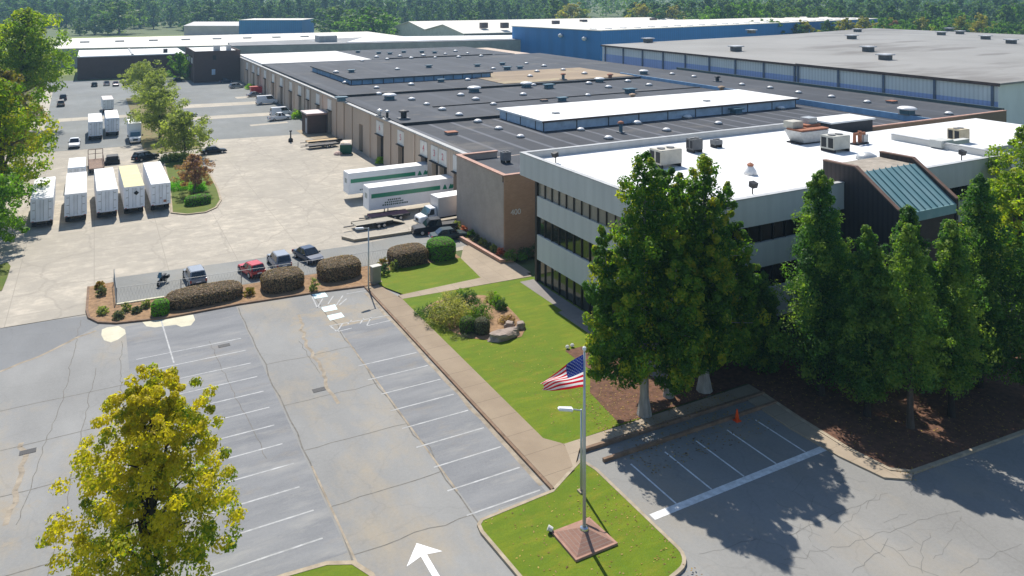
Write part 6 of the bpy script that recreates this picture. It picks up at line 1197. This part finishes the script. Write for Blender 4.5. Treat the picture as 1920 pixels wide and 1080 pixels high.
# wood at the right
for px in np.arange(1400, 1960, 15):
    d = rng.uniform(415, 455); x, y = at_d(px+rng.uniform(-6, 6), d); u = rng.uniform(); far_tree(x, y, rng.uniform(13, 18.5), protoY if u < .3 else (protos+[protoG, protoG])[rng.integers(6)], label='yellowish tree in the front row of the right hand wood' if u < .3 else None)
for px in np.arange(1330, 1970, 19):
    d = rng.uniform(490, 540); x, y = at_d(px+rng.uniform(-8, 8), d); far_tree(x, y, rng.uniform(18, 26), (protos+[protoG])[rng.integers(5)])
for px in np.arange(1180, 1980, 22):
    d = rng.uniform(600, 660); x, y = at_d(px+rng.uniform(-8, 8), d); far_tree(x, y, rng.uniform(24, 30), protos[rng.integers(4)])
for px, d, h, lab, pr_, wk in ((222, 620, 25, 'dark spreading tree alone on the meadow', protos[3], 1.7), (178, 610, 14, 'round tree left of the dark meadow tree', protos[1], 1.7), (150, 600, 13, 'dark bush like tree at the meadow edge behind the big oak', protos[0], 1.2), (372, 680, 21, 'round tree behind the pink shed, left of two', protos[3], 1.5), (418, 690, 21, 'round tree behind the pink shed, right of two', protos[1], 1.4), (632, 560, 22, 'tall vine covered tree at the left of the green mound', protos[3], 1.6), (700, 520, 23, 'broad vine covered tree with the pointed top past the factory', protoG, 1.7), (660, 530, 17, 'low vine covered tree in front of the green mound', protoG, 1.6), (725, 540, 17, 'vine covered tree at the right foot of the green mound', protoG, 1.3), (884, 640, 17, 'dark round tree between the far houses', protos[3], 1.5), (938, 650, 13, 'small tree before the wide brown house', protos[0], 1.3), (985, 640, 14, 'small tree right of the far houses', protos[1], 1.2), (1010, 620, 14, 'bush tree left of the pale tower house', protos[1], 1.4), (1040, 610, 28, 'tall tree right of the pale tower house', protos[2], 1.4), (1075, 590, 24, 'light green tree beside the tall one', protoY, 1.4), (1095, 600, 20, 'rounded tree before the pale grey warehouse', protos[1], 1.3), (1200, 600, 24, 'tree right of the pale grey warehouse', protoY, 1.2), (1230, 590, 24, 'tree in the middle of the clump behind the blue warehouse', protos[1], 1.2), (1262, 590, 22, 'yellow green tree at the right of the clump', protoY, 1.2), (1310, 560, 21, 'dark tree before the small white depot', protos[3], 1.1), (1345, 540, 18, 'dark tree before the low white hall', protos[1], 1.2), (1675, 440, 17, 'reddish tree in the right hand wood', protoR, 1.2), (1803, 430, 19, 'tall yellow tree in the right hand wood', protoY, .7), (1838, 440, 20, 'slender yellow tree right of the tall yellow one', protoY, .65)):
    x, y = at_d(px, d); far_tree(x, y, h, pr_, 0, wk, lab, 'separate trees beyond the warehouses')
# far wood as one mass on a low rise
hm = MB(); gx = np.linspace(-1500, 2400, 40); 
rise = [(640, -2), (760, 2), (900, 8), (1100, 14), (1500, 20), (2200, 24)]
for (d0, z0), (d1, z1) in zip(rise, rise[1:]):
    for k in range(30):
        s0, s1 = -1+k/15, -1+(k+1)/15
        P_ = [(fw[0]*d+rt[0]*d*s*1.1, fw[1]*d+rt[1]*d*s*1.1, z) for d, s, z in ((d0, s0, z0), (d0, s1, z0), (d1, s1, z1), (d1, s0, z1))]; hm.face(P_)
struct('hills', hm, FAR)
Cs, Rs, Ts = [], [], []
for _ in range(1500):
    d = rng.uniform(800, 1350); s = rng.uniform(-.78, .78); z = np.interp(d, [r_[0] for r_ in rise], [r_[1] for r_ in rise]); x, y = fw[0]*d+rt[0]*d*s, fw[1]*d+rt[1]*d*s
    hh = rng.uniform(18, 26); n_ = 5; tv = rng.uniform(.1, .9)
    Cs += [(x+rng.normal()*2.5, y+rng.normal()*2.5, z+hh*f) for f in (.35, .55, .72, .88, .97)]; Rs += [5.5, 5.5, 4.6, 3.4, 2]; Ts += [tv]*n_
P, tt = leaves(np.array(Cs), np.array(Rs), 16, 2.6, np.array(Ts)); o = quads('far_wood', P, tt, L_FAR); tag(o, 'far hazy wood filling the horizon behind all buildings', 'wood', kind='stuff')
# ------------------------------------------------------------------ air
hz = NT('thin_blue_haze'); pv = hz.n('VolumePrincipled'); pv.inputs['Color'].default_value = (.45, .73, 1.0, 1); pv.inputs['Density'].default_value = .00017; pv.inputs['Anisotropy'].default_value = .2
hz.t.nodes.remove(hz.b); hz.l(pv.outputs[0], hz.t.nodes['Material Output'].inputs['Volume'])
o = MB().box(-2600, 2700, -320, 2700, -4, 56).build('haze', hz.m); tag(o, 'thin pale blue haze over the whole place', 'haze', kind='stuff')
S.cycles.volume_max_steps = 64; S.cycles.volume_step_rate = 5; S.cycles.max_bounces = 6; S.cycles.transparent_max_bounces = 4
